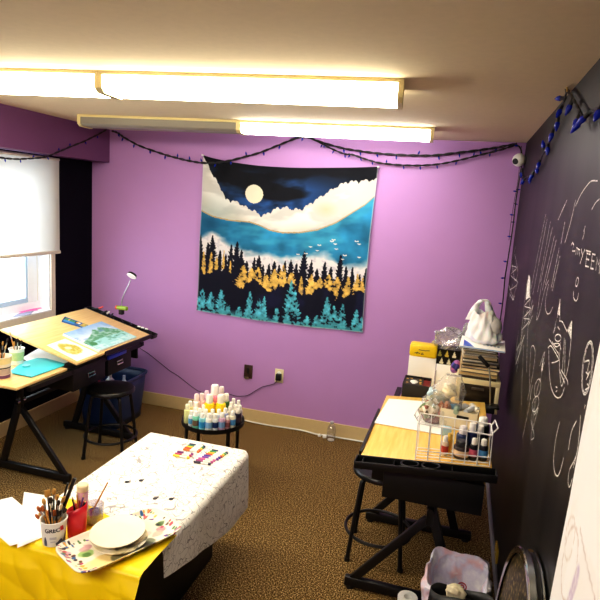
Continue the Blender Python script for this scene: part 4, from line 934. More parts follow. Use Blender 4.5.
# ------------------------------------------------------------------ things on the left desk
def tilt_pt(px, py, lift=.001):
    """point on the left desk's tilted top under a pixel"""
    n = Vector((math.sin(math.atan2(.15, .60)), 0, math.cos(math.atan2(.15, .60)))); p0 = Vector((LD.x, LD.y, .85))+n*lift
    d = Vector(_ray(px, py)); c = Vector(CAM); return c+d*((p0-c).dot(n)/d.dot(n))
TN = Vector((math.sin(math.atan2(.15, .60)), 0, math.cos(math.atan2(.15, .60))))
def quad_obj(name, label, cat, q, colf, th, n=60, m=None, edge=None):
    t = thing(name, label, cat, q[3])
    o0 = q[3]; Q = [np.array(p-o0) for p in q]
    up = np.array(TN*th)
    def pos(U, V): return ((1-V)[..., None]*((1-U)[..., None]*Q[0]+U[..., None]*Q[1])+V[..., None]*((1-U)[..., None]*Q[3]+U[..., None]*Q[2]))+up+np.array(TN)*.0006
    if th > .004:
        MB().poly([Vector(p) for p in Q], th, TN).build('canvas_frame', edge or M_paper, t, False)
    painted('painting', pos, colf, n, n, attr_mat(name+'_paint', .6), t)
    return t
def landscape(U, V):
    n = vnoise(U, V, 6, 3); n2 = vnoise(U, V, 20, 9)
    C = np.zeros(U.shape+(3,))+h2('8fb6e0')*(1-V[..., None]*0)+0
    C = mixc(C, np.clip(V*2.2, 0, 1), h2('dfe9f2')); C = mixc(C, np.clip((n-.5)*3, 0, .6)*(V < .5), h2('7fa3da'))
    hill = interp(U, [(0, .55), (.15, .47), (.3, .42), (.45, .30), (.55, .20), (.63, .27), (.72, .17), (.8, .24), (.9, .40), (1, .52)])+.05*(n-.5)
    low = interp(U, [(0, .66), (.4, .60), (.7, .62), (1, .64)])
    mk_ = ((V > hill) & (V < low)).astype(float); C = mixc(C, mk_, h2('5f9a7a')); C = mixc(C, mk_*np.clip((n2-.45)*5, 0, 1), h2('9fc3bd')); C = mixc(C, mk_*np.clip((n-.52)*6, 0, 1)*(V < .45), h2('6a8fc4'))
    fg = ((V > low)).astype(float); C = mixc(C, fg, h2('9fd3d8')); C = mixc(C, fg*np.clip((n2-.5)*4, 0, 1)*(V < .78), h2('5d9c86'))
    C = mixc(C, (np.hypot((U-.13)*1, (V-.70)*.8) < .07+.04*(n2-.5)).astype(float), h2('4a8a5c'))
    C = mixc(C, ((V > .80) & (n2 > .5)).astype(float)*.7, h2('cfe9ec'))
    return C
quad_obj('canvas_painting', 'canvas painting of blue sky, green mountain and water on the tilted desk', 'painting', [tilt_pt(62.5, 335.5), tilt_pt(101, 323), tilt_pt(136.5, 338.5), tilt_pt(99, 352.5)], landscape, .014, 70)
def yellow_sketch(U, V):
    n = vnoise(U, V, 5, 8); n2 = vnoise(U, V, 14, 18); C = np.zeros(U.shape+(3,))+h2('f6f4ea')
    d = np.hypot(U-.5, (V-.45)*1.05)+.18*(n-.5); C = mixc(C, np.clip((.37-d)*14, 0, 1), h2('b8ac4c')); C = mixc(C, np.clip((.37-d)*14, 0, 1)*np.clip((n2-.5)*5, 0, 1), h2('d6cd86'))
    d2 = np.hypot((U-.48)*1.2, (V-.40)*2)+.1*(n2-.5); C = mixc(C, np.clip((.17-d2)*20, 0, 1)*.8, h2('efeede')); return C
quad_obj('paper_painting', 'white sheet with a loose yellow painting below the mountain canvas', 'painting', [tilt_pt(46.5, 345.5), tilt_pt(65, 339), tilt_pt(98, 353.5), tilt_pt(77, 361.5)], yellow_sketch, .0015, 60)
def set_col(U, V):
    C = np.zeros(U.shape+(3,))+h2('3a5f9a'); k = (U*14).astype(int); R = np.random.default_rng(4); pal_ = [h2(c) for c in ('1f2a4d', '2f6fb5', 'b23a3a', 'e0b13a', 'efe9dc', '3a2f4d', '4f8f5a')]
    for i in range(14): C = np.where(((k == i) & (V > .2) & (V < .62))[..., None], pal_[R.integers(7)], C)
    C = mixc(C, ((V >= .62) & (U < .55)).astype(float), h2('3d8bd0')); C = mixc(C, (U > .78).astype(float)*.8, h2('c9b24a')); C = mixc(C, (U < .06).astype(float), h2('24406e')); return C
quad_obj('watercolour_set', 'flat open tin of colour pastels on the tilted desk', 'paint set', [tilt_pt(64.5, 318.0), tilt_pt(88, 326.5), tilt_pt(83.5, 328.5), tilt_pt(61.5, 322)], set_col, .012, 50, edge=mat('blue_tin', '#2f5f9e', .4))
# desk lamp with clip at the tray end
LC = Vector((-2.905, -.40, .845))
dl = thing('desk_lamp', 'small gooseneck clip lamp with round white light on the tilted desk tray', 'lamp', LC)
hd = onY(131.5, 276, -.42); nk = [onY(*p, -.42) for p in ((121.5, 306), (122, 300), (124, 294), (128, 286), (130.5, 280))]
MB().tube(smooth_path([p-LC for p in nk], 5), .0042, 8).build('gooseneck', M_steel, dl)
HD = hd-LC; nrm = Vector((-.1, -.66, -.74)).normalized()
MB().cyl(HD, HD-nrm*.018, .041, .036, 24).build('lamp_head', M_black, dl)
MB().cyl(HD+nrm*.001, HD+nrm*.005, .034, .034, 24).cyl(HD, HD+nrm*.002, .040, .040, 24).build('light_disc', mat('lamp_diffuser', '#f4f4f4', .4, emit=.15), dl)
MB().box(Vector(nk[0])-LC+Vector((0, 0, -.035)), (.035, .035, .07), bev=.005).build('clip', M_black, dl)
# spool lying on the tray
so = onY(122, 308, -.435); sp_ = thing('paint_tube', 'green and red tube lying across the desk tray below the lamp', 'tube', so)
MB().cyl((-.042, 0, 0), (.045, 0, 0), .016, .018, 16).build('tube_body', mat('olive_green', '#8aa53c', .5), sp_); MB().cyl((-.054, 0, 0), (-.042, 0, 0), .017, .017, 16).build('cap', mat('coral_red', '#d0503c', .5), sp_)
# clutter in tray
for k, (px, py, c, lb, sz) in enumerate(((96, 305.5, '#15151a', 'black marker lying in the tilted desk tray', .06), (100.5, 304.5, '#c94f4f', 'red pencil stub in the tilted desk tray', .03), (104, 309, '#20202a', 'black clip in the tilted desk tray', .045), (108.5, 309.5, '#e8e4dc', 'white eraser in the tilted desk tray', .025), (112, 312, '#2a2a30', 'dark pen in the tilted desk tray', .05), (140.5, 366-299+.5+0, '#f0f0f0', '', 0))):
    if not sz: continue
    p = onY(px, py+4, -.425); t = MB().cyl((-sz*.5, 0, 0), (sz*.5, .01, .012), .007, .007, 10).ball((sz*.5, .01, .012), .008, sub=1).build('tray_pen' if k in (0, 1, 4) else 'tray_clip' if k == 2 else 'eraser', mat('clutter_'+c[1:], c, .45)); t.location = p; t.rotation_euler = (0, 0, .4*k)
    tag(t, lb, 'stationery')
for k, px in enumerate((139, 142.5, 146.5)):
    p = onY(px, 326.5+(px-139)*.32, -.425)
    t = MB().cyl((-.012, 0, 0), (.012, 0, 0), .006, .006, 8).build('chalk_stick', M_white); t.location = p; tag(t, 'short white chalk stick at the far end of the tilted desk tray', 'chalk', 'chalk sticks in the desk tray')
# blue item in drawer top
bb = MB().box((0, 0, 0), (.02, .22, .028), bev=.004).build('folder', mat('bright_blue_plastic', '#1e49d8', .3)); bb.location = onX(117, 354.5, -2.69); tag(bb, 'bright blue plastic case lying above the far desk drawer', 'case')
# fixed top: tubs, palette, paper
def left_fix(px, py, z=.736): return onZ(px, py, z)
q = [onZ(*p, .7365) for p in ((22, 358), (40, 347.5), (69, 361.5), (45, 372))]
o = MB().poly(q, .001, (0, 0, 1)).build('paper_sheet', M_paper, None, False); tag(o, 'white paper sheet under the turquoise palette on the lower desk top', 'paper')
tp = thing('paint_palette', 'turquoise plastic palette board on the lower desk top', 'palette', (0, 0, 0))
M_tq = mat('turquoise_plastic', '#3fc8d8', .3, noise=.06, scale=8)
q = [onZ(*p, .739) for p in ((11, 371), (24, 362), (38, 358.5), (47, 359), (64.5, 364), (64, 366), (31.5, 377.5), (12, 373.5))]
MB().poly(q, .005, (0, 0, 1)).build('board', M_tq, tp, False, bev=.001)
c0 = onZ(26, 366, .746); MB().lathe([(0, .0), (.022, .0), (.024, .006), (.021, .006), (.018, .002), (0, .002)], 18, Matrix.Translation(c0)).build('well', mat('pale_turquoise', '#8fe0ea', .3), tp)
def tub(label, px, py, r0, r1, h, m, bands):
    p = onZ(px, py, .738); t = cup('paint_tub', label, p, r0, r1, h, m, cat='tub')
    for (z0, z1, mm) in bands:
        f = lambda z: r0+(r1-r0)*z/h+.0008
        MB().lathe([(f(z0), z0), (f(z1), z1)], 28).build('print_band', mm, t)
    return t, p
t1, p1 = tub('large paint-stained tub with purple drips holding brushes on the lower desk top', 1, 377, .050, .060, .130, mat('cream_tub', '#e9e2cf', .45, noise=.05), [(.002, .022, mat('purple_drips', '#6b3f6b', .5, noise=.4)), (.025, .06, mat('grey_smear', '#b7a8a2', .5, noise=.3, scale=20)), (.062, .07, mat('dark_smear', '#3a3436', .5, noise=.5)), (.09, .125, mat('pale_yellow_band', '#efe0a5', .5))])
t2, p2 = tub('white tub with pale green print holding brushes on the lower desk top', 17, 364, .036, .046, .105, M_white, [(.03, .085, mat('pale_green_print', '#b9d29a', .5, noise=.2, scale=50))])
for k, (px, py, pp_, hi, bi, lb) in enumerate(((3, 341, p1, 0, 0, 'black-handled brush in the paint-stained tub'), (-2, 338, p1, 1, 0, 'natural wood brush at the rim of the paint-stained tub'), (6, 345, p1, 1, 3, 'short cream-tipped brush in the paint-stained tub'), (8, 338, p1, 0, 1, 'slim dark brush in the paint-stained tub'), (9.5, 331, p2, 1, 3, 'tall natural wood brush in the pale green tub'), (14, 341, p2, 1, 0, 'short golden brush in the pale green tub'), (18, 338, p2, 0, 1, 'dark-tipped brush in the pale green tub'), (22, 340, p2, 2, 1, 'grey-green brush in the pale green tub'))):
    tip = onY(px, py, pp_.y+.01*math.sin(k*2)); v = tip-pp_; brush(lb, pp_+Vector((-v.x*.25, .01*math.sin(k), .008)), tip, .0033, M_hd[hi], 'round', .03, .006, M_br[bi], group='paintbrushes on the lower desk top')
# star-shaped pink paper on the window sill
sc_ = Vector((-W-.02, -.86, WZ0+.016))
pts = [(.16, .02), (.05, .035), (.03, .10), (-.03, .05), (-.13, .06), (-.07, -.01), (-.12, -.07), (-.02, -.04), (.02, -.09), (.05, -.03)]
A_ = onZ(41, 308.5, WZ0+.014)
st = MB().poly([Vector((A_.x+.45*p[1]-.02, A_.y-.10+1.3*p[0]*.9, WZ0+.014+.02*max(0, -p[1]))) for p in pts], .002, (0, 0, 1)).build('paper_star', mat('pink_paper', '#f07ac0', .6, noise=.15, scale=12), None, False); tag(st, 'crumpled pink paper star lying on the window sill', 'paper')
sb = MB().poly([Vector((A_.x+.05, A_.y-.36, WZ0+.012)), Vector((A_.x+.09, A_.y-.22, WZ0+.012)), Vector((A_.x+.05, A_.y-.14, WZ0+.02)), Vector((A_.x+.0, A_.y-.25, WZ0+.012))], .002).build('paper_scrap', mat('grey_blue_paper', '#8d8fa8', .6, noise=.4, scale=30), None, False); tag(sb, 'small grey paper scrap beside the pink star on the sill', 'paper')

# blue tote behind the stool
def tote():
    t = thing('storage_tote', 'dark blue plastic tote on the floor beside the desk stool', 'bin', (-3.01, -.44, 0))
    b = MB()
    def fn(u, v):
        a = u*2*PI; c, s = math.cos(a), math.sin(a); k = 1/max((abs(c)**6+abs(s)**6)**(1/6), 1e-6); f = .84+.16*v
        return Vector((.195*f*c*k, .245*f*s*k, .38*v))
    b.grid(fn, 48, 6, True); M_t = mat('navy_tote_plastic', (.012, .035, .11), .4, noise=.1)
    b.build('bin_wall', M_t, t, solid=.004); MB().box((0, 0, .006), (.30, .39, .01)).build('bin_floor', M_t, t)
    ring = [Vector(fn(k/48, 1)) for k in range(48)]; MB().tube([p*1.0+Vector((p.x*.02, p.y*.02, 0)) for p in ring], .012, 8, closed=True).build('rim', M_t, t)
    g = MB()
    for k in range(3):
        a = PI/2+k*2*PI/3; g.tube([(.172, .11+.028*math.cos(a+s), .27+.028*math.sin(a+s)) for s in (0, .5, 1.0, 1.4)], .007, 6)
    g.build('recycle_mark', mat('recycle_green', '#6ea83c', .5), t)
    return t
tote()
for (x, y, h, r, c, lb, nm) in ((-2.985, -.52, .43, .036, '#f0eee8', 'white bottle with cap standing in the blue tote', 'bottle'), (-2.90, -.45, .40, .028, '#c9d3e6', 'pale bottle in the blue tote', 'bottle'), (-3.06, -.55, .42, .03, '#2b2f52', 'dark can in the blue tote', 'spray_can'), (-3.03, -.60, .41, .022, '#a8394a', 'red tube in the blue tote', 'tube')):
    t = thing(nm, lb, nm.replace('_', ' '), (x, y, .012)); m = mat('tote_'+c[1:], c, .35)
    MB().lathe([(0, 0), (r, 0), (r, h*.82), (r*.5, h*.87), (0, h*.87)], 18).build('body', m, t); MB().cyl((0, 0, h*.865), (0, 0, h-.012), r*.42, r*.38, 14).build('cap', m, t)

# ------------------------------------------------------------------ things on the right desk
def rt_top(x): return .79+ (x-(-.415))/.60*.05      # height of the tilted top at world x
RZ = .736
ws = thing('drawing_board', 'white sheet of paper lying on the yellow desk', 'paper', (0, 0, 0))
q = [(-.70, -1.10), (-.47, -1.12), (-.36, -1.62), (-.70, -1.52)]
q = [(-.675, -1.12), (-.36, -1.12), (-.325, -1.62), (-.70, -1.53)]
MB().poly([Vector((x, y, rt_top(x)+.004)) for x, y in q], .003).build('sheet', M_paper, ws, False)
# wire basket
wb_ = thing('wire_basket', 'white wire basket with two rails on the yellow desk', 'basket', (-.295, -1.865, .80))
M_wire = mat('white_coated_wire', '#f2f1ee', .35, noise=.02)
x0, x1, yf, yk = -.165, .148, -.065, .065
zb = lambda x: .002+(x)*.083; zt_ = .160
b = MB()
for (y, z) in ((yf, zt_), (yk, zt_+.002)): b.tube([(x0, y, z), (x1, y, z)], .0034, 8)
for x in (x0, x1): b.tube([(x, yf, zt_), (x, yk, zt_)], .0034, 8)
b.build('rim_wire', M_wire, wb_)
b = MB()
for k in range(7):
    x = x0+(x1-x0)*k/6; b.tube([(x, yf, zt_), (x+.004, yf, zb(x)+.004), (x+.004, yk, zb(x)+.004), (x, yk, zt_)], .0026, 6)
for y in (yf, -.03, .0, .03, yk): b.tube([(x0, y, zb(x0)+.004), (x1, y, zb(x1)+.004)], .0022, 6)
b.tube([(x0, yf, .045+zb(x0)), (x1, yf, .045+zb(x1))], .0022, 6)
b.build('basket_wires', M_wire, wb_)
for (x, s) in ((x0, -1), (x1, 1)):
    MB().tube([(x, yk-.02, zt_), (x+s*.012, yk-.02, zt_+.03), (x+s*.020, yf+.02, zt_+.028), (x, yf+.02, zt_)], .003, 8).build('handle', M_wire, wb_)
# bottles in / behind the basket
DB = [(-.335, -1.855, .016, .115, '#d8c7b4', '#f2efe8', '#b0392f', 'small', 'thin clear craft bottle with red label in the wire basket'),
      (-.262, -1.86, .036, .100, '#2a1c18', '#2b2b30', '#e3c6a0', 'big', 'wide dark jar with tan label in the wire basket'),
      (-.213, -1.875, .017, .125, '#17151a', '#f2efe8', '#c8607a', 'small', 'black paint bottle with pink label in the wire basket'),
      (-.172, -1.868, .020, .120, '#12131a', '#f2efe8', '#4f96cf', 'small', 'black paint bottle with blue label at the chalkboard end of the basket'),
      (-.262, -1.79, .028, .150, '#22335a', '#e9e6e6', None, 'big', 'navy paint jar with white lid behind the tan-labelled jar'),
      (-.222, -1.77, .022, .165, '#2b3a68', '#f4f2ec', None, 'small', 'blue bottle with white cap behind the navy jar'),
      (-.185, -1.765, .021, .150, '#1f1f27', '#f4f2ec', None, 'small', 'dark bottle with white cap behind the pink-labelled one'),
      (-.172, -1.66, .032, .155, '#111113', '#f6f4ee', None, 'big', 'tall black bottle with white cap behind the wire basket'),
      (-.318, -1.80, .014, .105, '#e3b23c', '#e8c35a', None, 'small', 'small yellow glue bottle in the wire basket')]
for (x, y, r, h, body, cap, band, kind, lb) in DB:
    bottle(lb, (x, y, rt_top(x)+.006), r, h*.80, body, cap, band, kind, group='bottles by the wire basket')
# crate with tubes
cr = thing('craft_crate', 'cream cardboard crate with a slot handle behind the bottles', 'crate', (-.275, -1.44, rt_top(-.275)+.004), math.radians(-6))
M_kraft = mat('cream_cardboard', '#e6dcc0', .7, noise=.06)
b = MB()
for (c, s) in (((0, -.06, .045), (.18, .004, .09)), ((0, .06, .045), (.18, .004, .09)), ((-.09, 0, .045), (.004, .12, .09)), ((.09, 0, .045), (.004, .12, .09)), ((0, 0, .002), (.18, .12, .004))): b.box(c, s)
b.build('box_wall', M_kraft, cr, False); MB().box((.02, -.0625, .06), (.06, .002, .016), bev=.003).build('handle_slot', M_blackm, cr)
for k, (dx, dy, c, lb) in enumerate(((-.05, .0, '#7fb2d8', 'sky blue tube lying in the cream crate'), (.0, .02, '#e9e9e4', 'white tube lying in the cream crate'), (.045, -.01, '#d6dbe0', 'grey white tube lying in the cream crate'), (-.02, -.035, '#9fb6a6', 'sage green tube lying in the cream crate'), (.07, .03, '#efe6d2', 'cream roll standing in the crate'))):
    t = thing('paint_tube', lb, 'tube', cr.location+Vector((dx, dy, .085)), .5*k, 'tubes in the cream crate'); m = mat('tube_'+c[1:], c, .4)
    MB().cyl((-.035, 0, 0), (.03, 0, .006), .013, .015, 12).build('tube_body', m, t); MB().cyl((.03, 0, .006), (.044, 0, .007), .008, .007, 10).build('cap', M_white, t)
bx = MB().box((0, 0, .02), (.05, .035, .04), bev=.002).build('eraser_box', mat('pale_blue_card', '#a9cbe0', .5)); bx.location = (-.335, -1.60, rt_top(-.335)+.003); tag(bx, 'small pale blue box beside the plastic bag', 'box')
# zip bag with parcels
M_bag = clear_mat('zip_bag_plastic', (.97, .97, .97), .05, .22, .13)
zb_ = Vector((-.395, -1.44, rt_top(-.395)+.004))
zg = thing('zip_bag', 'clear zip bag stuffed with craft bits, leaning on the yellow desk', 'bag', zb_)
def bagfn(u, v):
    a = u*2*PI; r = .100*(1-.22*v)*math.sin(PI*min(1, .25+v*.72))**.5; fl = (1-v**1.6)
    ct = Vector((.070*v, .01*v, .262*v)); ry = .058*fl+.003; wob = 1+.10*math.sin(a*5+v*11)+.07*math.sin(a*9-v*17)
    return ct+Vector(((r+.012*v)*math.cos(a)*wob, ry*math.sin(a)*wob, .012*math.sin(a*3)*v))
MB().grid(bagfn, 40, 22, True).build('bag', M_bag, zg, True, ang=180)
p_, q_ = Vector(bagfn(0, 1)), Vector(bagfn(.5, 1)); MB().bar(p_, q_, .004, .010).build('zip_strip', clear_mat('zip_strip', (.95, .95, .95), .15, .2, .35), zg)
M_mos = ramp_mat('mosaic_bits', [(.0, '#2e4a34'), (.3, '#8a3d2f'), (.45, '#e6e0cf'), (.6, '#5d7a52'), (.75, '#d9cdb0'), (.9, '#3c2a22')], 50, tex='voronoi', rough=.5)
M_pale = ramp_mat('pale_bits', [(.2, '#d9d6c4'), (.4, '#6f7f62'), (.55, '#c9b58e'), (.7, '#8e9a8c'), (.85, '#e0dccc')], 45, tex='voronoi', rough=.6)
M_foam = ramp_mat('cream_foam', [(.3, '#e8dcae'), (.55, '#f2ead0'), (.7, '#b9a878')], 60, 3, .8, .4)
for k, (d, rr_, m, lb) in enumerate((((-.035, -.014, .060), (.048, .036, .055), M_mos, 'mosaic-patterned bundle in the clear bag'),
        ((.040, -.014, .068), (.034, .030, .062), ramp_mat('rust_parcel', [(.3, '#7a3d22'), (.5, '#b5683c'), (.65, '#d9b08c')], 50, 3, .6), 'rust brown roll in the clear bag'),
        ((.002, .012, .125), (.060, .036, .040), M_pale, 'pale crumpled bundle in the clear bag'),
        ((.055, .0, .182), (.040, .030, .036), M_foam, 'cream lump near the mouth of the clear bag'),
        ((-.030, .012, .150), (.026, .022, .030), mat('blue_tissue', '#b9d0da', .8, noise=.2, scale=60), 'pale blue tissue in the clear bag'),
        ((.0, -.01, .018), (.058, .034, .026), mat('dark_red_bits', '#6b2a2c', .6, noise=.6, scale=60), 'dark red scraps at the bottom of the clear bag'))):
    b = MB().ball((0, 0, 0), 1, (1, 1, 1), 4); R_ = random.Random(40+k); ds_ = [(Vector((R_.uniform(-1, 1), R_.uniform(-1, 1), R_.uniform(-1, 1))).normalized(), R_.uniform(3, 11), R_.uniform(0, 6)) for _ in range(10)]
    for v in b.bm.verts:
        n_ = v.co.normalized(); q = 1+.05*sum(math.sin(dd.dot(n_)*f+p) for dd, f, p in ds_); v.co = Vector((n_.x*rr_[0]*q, n_.y*rr_[1]*q, n_.z*rr_[2]*q))
    o = b.build('craft_bundle', m, None, True, ang=30); o.location = zb_+Vector(d); tag(o, lb, 'craft supply', 'contents of the clear bag')
# black box with lid motif
kb = thing('keepsake_box', 'black box with a pale motif and gold stars inside its open top', 'box', (-.530, -.925, RZ))
M_kb = mat('black_card', (.012, .011, .012), .45); b = MB(); kh = .115
for (c, s) in (((0, -.093, kh/2), (.16, .005, kh)), ((0, .093, kh/2), (.16, .005, kh)), ((-.08, 0, kh/2), (.005, .19, kh)), ((.08, 0, kh/2), (.005, .19, kh)), ((0, 0, .003), (.16, .19, .006))): b.box(c, s)
b.build('box_wall', M_kb, kb, False)
MB().box((-.022, 0, kh-.012), (.11, .18, .006)).build('inner_tray', M_kb, kb, False); MB().box((.055, 0, kh-.02), (.045, .18, .006)).build('red_lining', mat('red_lining', '#7c1d1a', .6, noise=.3), kb, False)
MB().ball((-.02, -.01, kh-.006), .025, (1, 1.3, .25), 2).box((-.02, -.038, kh-.007), (.020, .020, .004)).build('pale_motif', M_white, kb)
ey = MB()
for e in (-.028, -.012): ey.ball((e, -.012, kh-.003), .0045, (1, 1.3, .3), 1)
ey.build('motif_eyes', M_kb, kb)
sg = MB()
for (sx, sy) in ((-.065, .05), (-.06, -.03), (.015, .05), (.02, -.03), (.018, .0), (-.04, .065)):
    sg.lathe([(0, 0), (.009, 0), (.0, .002)], 5, Matrix.Translation((sx, sy, kh-.0085)))
sg.build('gold_stars', mat('gold_print', '#f0c040', .4), kb)
# yellow-topped white box and pale box behind
yx = thing('white_carton', 'tall white carton with a yellow lid', 'box', (-.525, -.62, RZ))
MB().box((0, 0, .1), (.175, .10, .20), bev=.003).build('carton', M_paper, yx); lid = MB().box((0, -.001, .242), (.180, .105, .085), bev=.016).build('lid', mat('yellow_lid', '#f3cf1f', .35, noise=.05), yx)
lm = MB()
for pts in ([(-.055, .19), (-.035, .195), (-.02, .19)], [(-.04, .185), (-.038, .20)], [(-.012, .185), (-.004, .197), (.004, .186), (-.012, .185)], [(-.03, .215), (.01, .213), (.04, .217)]):
    lm.tube([(x, -.055, z+.035) for x, z in pts], .0022, 5)
lm.build('black_marks', M_ink, yx)
wx = thing('white_carton', 'low white carton beside the yellow-lidded one', 'box', (-.345, -.64, RZ)); MB().box((0, 0, .087), (.175, .12, .174), bev=.003).build('carton', M_paper, wx); MB().box((-.085, -.062, .07), (.004, .002, .13)).build('seam', mat('grey_seam', '#b9b6ae', .6), wx)
# patterned gift box with clear wrap
def gift_col(U, V):
    C = np.zeros(U.shape+(3,))+h2('15140f'); R = np.random.default_rng(5)
    for i in range(3):
        for j in range(2):
            u, v = (i+.4+.35*(j % 2))/3.2, (j+.1)/2; c = h2(['c9b34a', 'e9e2c2', '8d8a3c', 'd8d2b2'][R.integers(4)]); t = (V-v)/.42
            C = mixc(C, ((t > 0) & (t < 1) & (np.abs(U-u) < .13*t*(.6+.4*(1-(t*3) % 1)))).astype(float), c)
    return C
gb = thing('gift_box', 'black gift box patterned with pale green tree shapes', 'box', (-.365, -.63, RZ+.175))
MB().box((0, 0, .05), (.145, .10, .10)).build('carton', mat('black_gift_card', '#15140f', .5), gb, False)
m_g = attr_mat('gift_print', .5); painted('printed_front', lambda U, V: np.stack([-.0725+.145*U, np.full_like(U, -.0508), .10*(1-V)], -1), gift_col, 60, 50, m_g, gb)
M_wrap = clear_mat('clear_wrap', (.90, .90, .91), .25, .14, .20)
def crumple(label, loc, rx, ry, rz, seed, m, name='plastic_bag', cat='bag', spikes=.25):
    b = MB().ball((0, 0, 0), 1, (1, 1, 1), 4); R = random.Random(seed); ds_ = [(Vector((R.uniform(-1, 1), R.uniform(-1, 1), R.uniform(-.2, 1))).normalized(), R.uniform(4, 12), R.uniform(0, 6)) for _ in range(14)]
    for v in b.bm.verts:
        n = v.co.normalized(); k = 1+spikes*.3*sum(math.sin(d.dot(n)*f+p) for d, f, p in ds_)/3
        v.co = Vector((n.x*rx*k, n.y*ry*k, max(n.z*rz*k, -rz*.55)))
    o = b.build(name, m, None, True, ang=25); o.location = loc; return tag(o, label, cat)
crumple('crumpled clear wrap on the tree-patterned gift box', (-.375, -.63, RZ+.275+.045), .100, .055, .085, 3, M_wrap, spikes=.5)
crumple('crumpled clear wrap with grey bits between the gift box and the books', (-.262, -.60, RZ+.25), .060, .05, .18, 9, M_wrap, spikes=.5)
gl = crumple('dark grey crumpled stuffing inside the clear wrap near the books', (-.265, -.595, RZ+.22), .035, .035, .12, 19, mat('grey_stuffing', '#6f6a60', .7, noise=.5, scale=50), 'grey_stuffing', 'stuffing')
pom = MB().ball((0, 0, 0), .036, (.8, .9, 1.25), 3).build('ornament', ramp_mat('violet_blue_print', [(0, '#2b2f7a'), (.4, '#5a4fa8'), (.6, '#c06a8c'), (.75, '#2a2a60')], 40, tex='voronoi', rough=.4)); pom.location = (-.315, -.79, RZ+.20); pom.rotation_euler = (0, .3, 0); tag(pom, 'blue and violet egg-shaped ornament by the book stack', 'ornament')
# cream drawer unit
du = thing('drawer_unit', 'cream plastic drawer unit with a smoky front, under the books', 'drawer unit', (-.178, -.85, RZ)); DU = (.245, .30, .195)
b = MB(); x_, y_, z_ = DU
for (c, s) in (((0, 0, z_-.016), (x_, y_, .032)), ((0, 0, .010), (x_, y_, .02)), ((-x_/2+.012, 0, z_/2-.006), (.022, y_-.002, z_-.052)), ((x_/2-.012, 0, z_/2-.006), (.022, y_-.002, z_-.052)), ((0, y_/2-.006, z_/2-.006), (x_-.05, .01, z_-.053))): b.box(c, s, bev=.002)
b.build('cabinet', M_cream, du)
dw = MB().box((0, -y_/2+.012, z_/2-.006), (x_-.048, .010, z_-.056), bev=.004).build('drawer', ramp_mat('smoky_drawer_front', [(.3, '#1d1a18'), (.6, '#3c332b'), (.75, '#6b5a48')], 7, 3, .25, map_scale=(1, 1, 3)), du); MB().box((0, -y_/2+.004, z_/2+.04), (.07, .008, .014), bev=.002).build('handle', mat('smoke_grip', '#4b423a', .3), dw)
# low dark boxes under/around unit sit on desk; book stack
zz = RZ+.195; RB = random.Random(4)
BK = [('#4a3a2a', .012, 'brown-edged thin board, lowest of the book stack'), ('#d8b983', .020, 'tan-edged pad near the bottom of the book stack'), ('#e6cf9e', .026, 'thick cream sketch pad low in the book stack'), ('#d9bd85', .012, 'ochre-edged pad above the thick cream one'), ('#3a342c', .006, 'thin dark folder above the ochre pad'), ('#e9d9b4', .014, 'ivory-edged pad under the grey-spined folders'), ('#5d5346', .006, 'thin grey-brown folder in the middle of the book stack'), ('#eadfc6', .010, 'pale cream pad between two thin folders'), ('#39382f', .005, 'thin black folder in the upper half of the book stack'), ('#e0caa0', .018, 'buff sketchbook under the thin white pads'), ('#efe9da', .007, 'thin white pad in the upper half of the book stack'), ('#6a6250', .005, 'thin olive folder in the upper half of the book stack'), ('#ece2cb', .010, 'off-white pad near the top of the book stack'), ('#4d5c55', .006, 'thin greenish folder just below the top books'), ('#f0ece2', .008, 'white pad right below the blue-grey book'), ('#5b7a8c', .008, 'blue-grey thin book second from the top of the stack')]
for k, (c, h, lb) in enumerate(BK):
    dx, dy = RB.uniform(-.010, .010), RB.uniform(-.012, .012)
    wx_, wy_ = .215-.002*k+RB.uniform(-.006, .006), .27+RB.uniform(-.01, .01)
    t = thing('sketchbook', lb, 'book', (-.178+dx-.003*(k > 8), -.85+dy, zz), RB.uniform(-.05, .05), 'stack of sketchbooks on the drawer unit')
    MB().box((0, 0, h/2), (wx_-.006, wy_-.006, h*.72)).build('pages', mat('pages_'+c[1:], c, .8, noise=.2, scale=200), t, False)
    cv = mat('cover_'+str(k % 4), ['#3b3226', '#cbb58a', '#57504a', '#e8e2d2'][k % 4], .5)
    MB().box((0, 0, h*.93), (wx_, wy_, h*.14)).box((0, 0, h*.07), (wx_, wy_, h*.14)).build('cover', cv, t, False); zz += h+.0006
tp_ = thing('sketchbook', 'glossy white and blue book on top of the stack, under the white bag', 'book', (-.175, -.87, zz), math.radians(-3), 'stack of sketchbooks on the drawer unit')
MB().box((0, 0, .006), (.255, .29, .012), bev=.002).build('cover', M_paper, tp_)
MB().poly([(-.105, -.1445, .0126), (-.045, -.1445, .0126), (-.07, -.06, .0126), (-.11, .03, .0126)], .0003).build('blue_corner', mat('royal_blue_print', '#1f56c8', .3), tp_, False)
tt_ = MB()
for k in range(5): tt_.box((.01+.02*k, -.05-.004*k, .0128), (.012, .03, .0004))
tt_.build('printed_marks', mat('grey_blue_print', '#7d8fae', .4), tp_, False); MB().box((0, -.146, .006), (.25, .001, .006)).build('blue_spine', mat('pale_blue_print', '#8fb0d6', .4), tp_, False)
zz += .0125
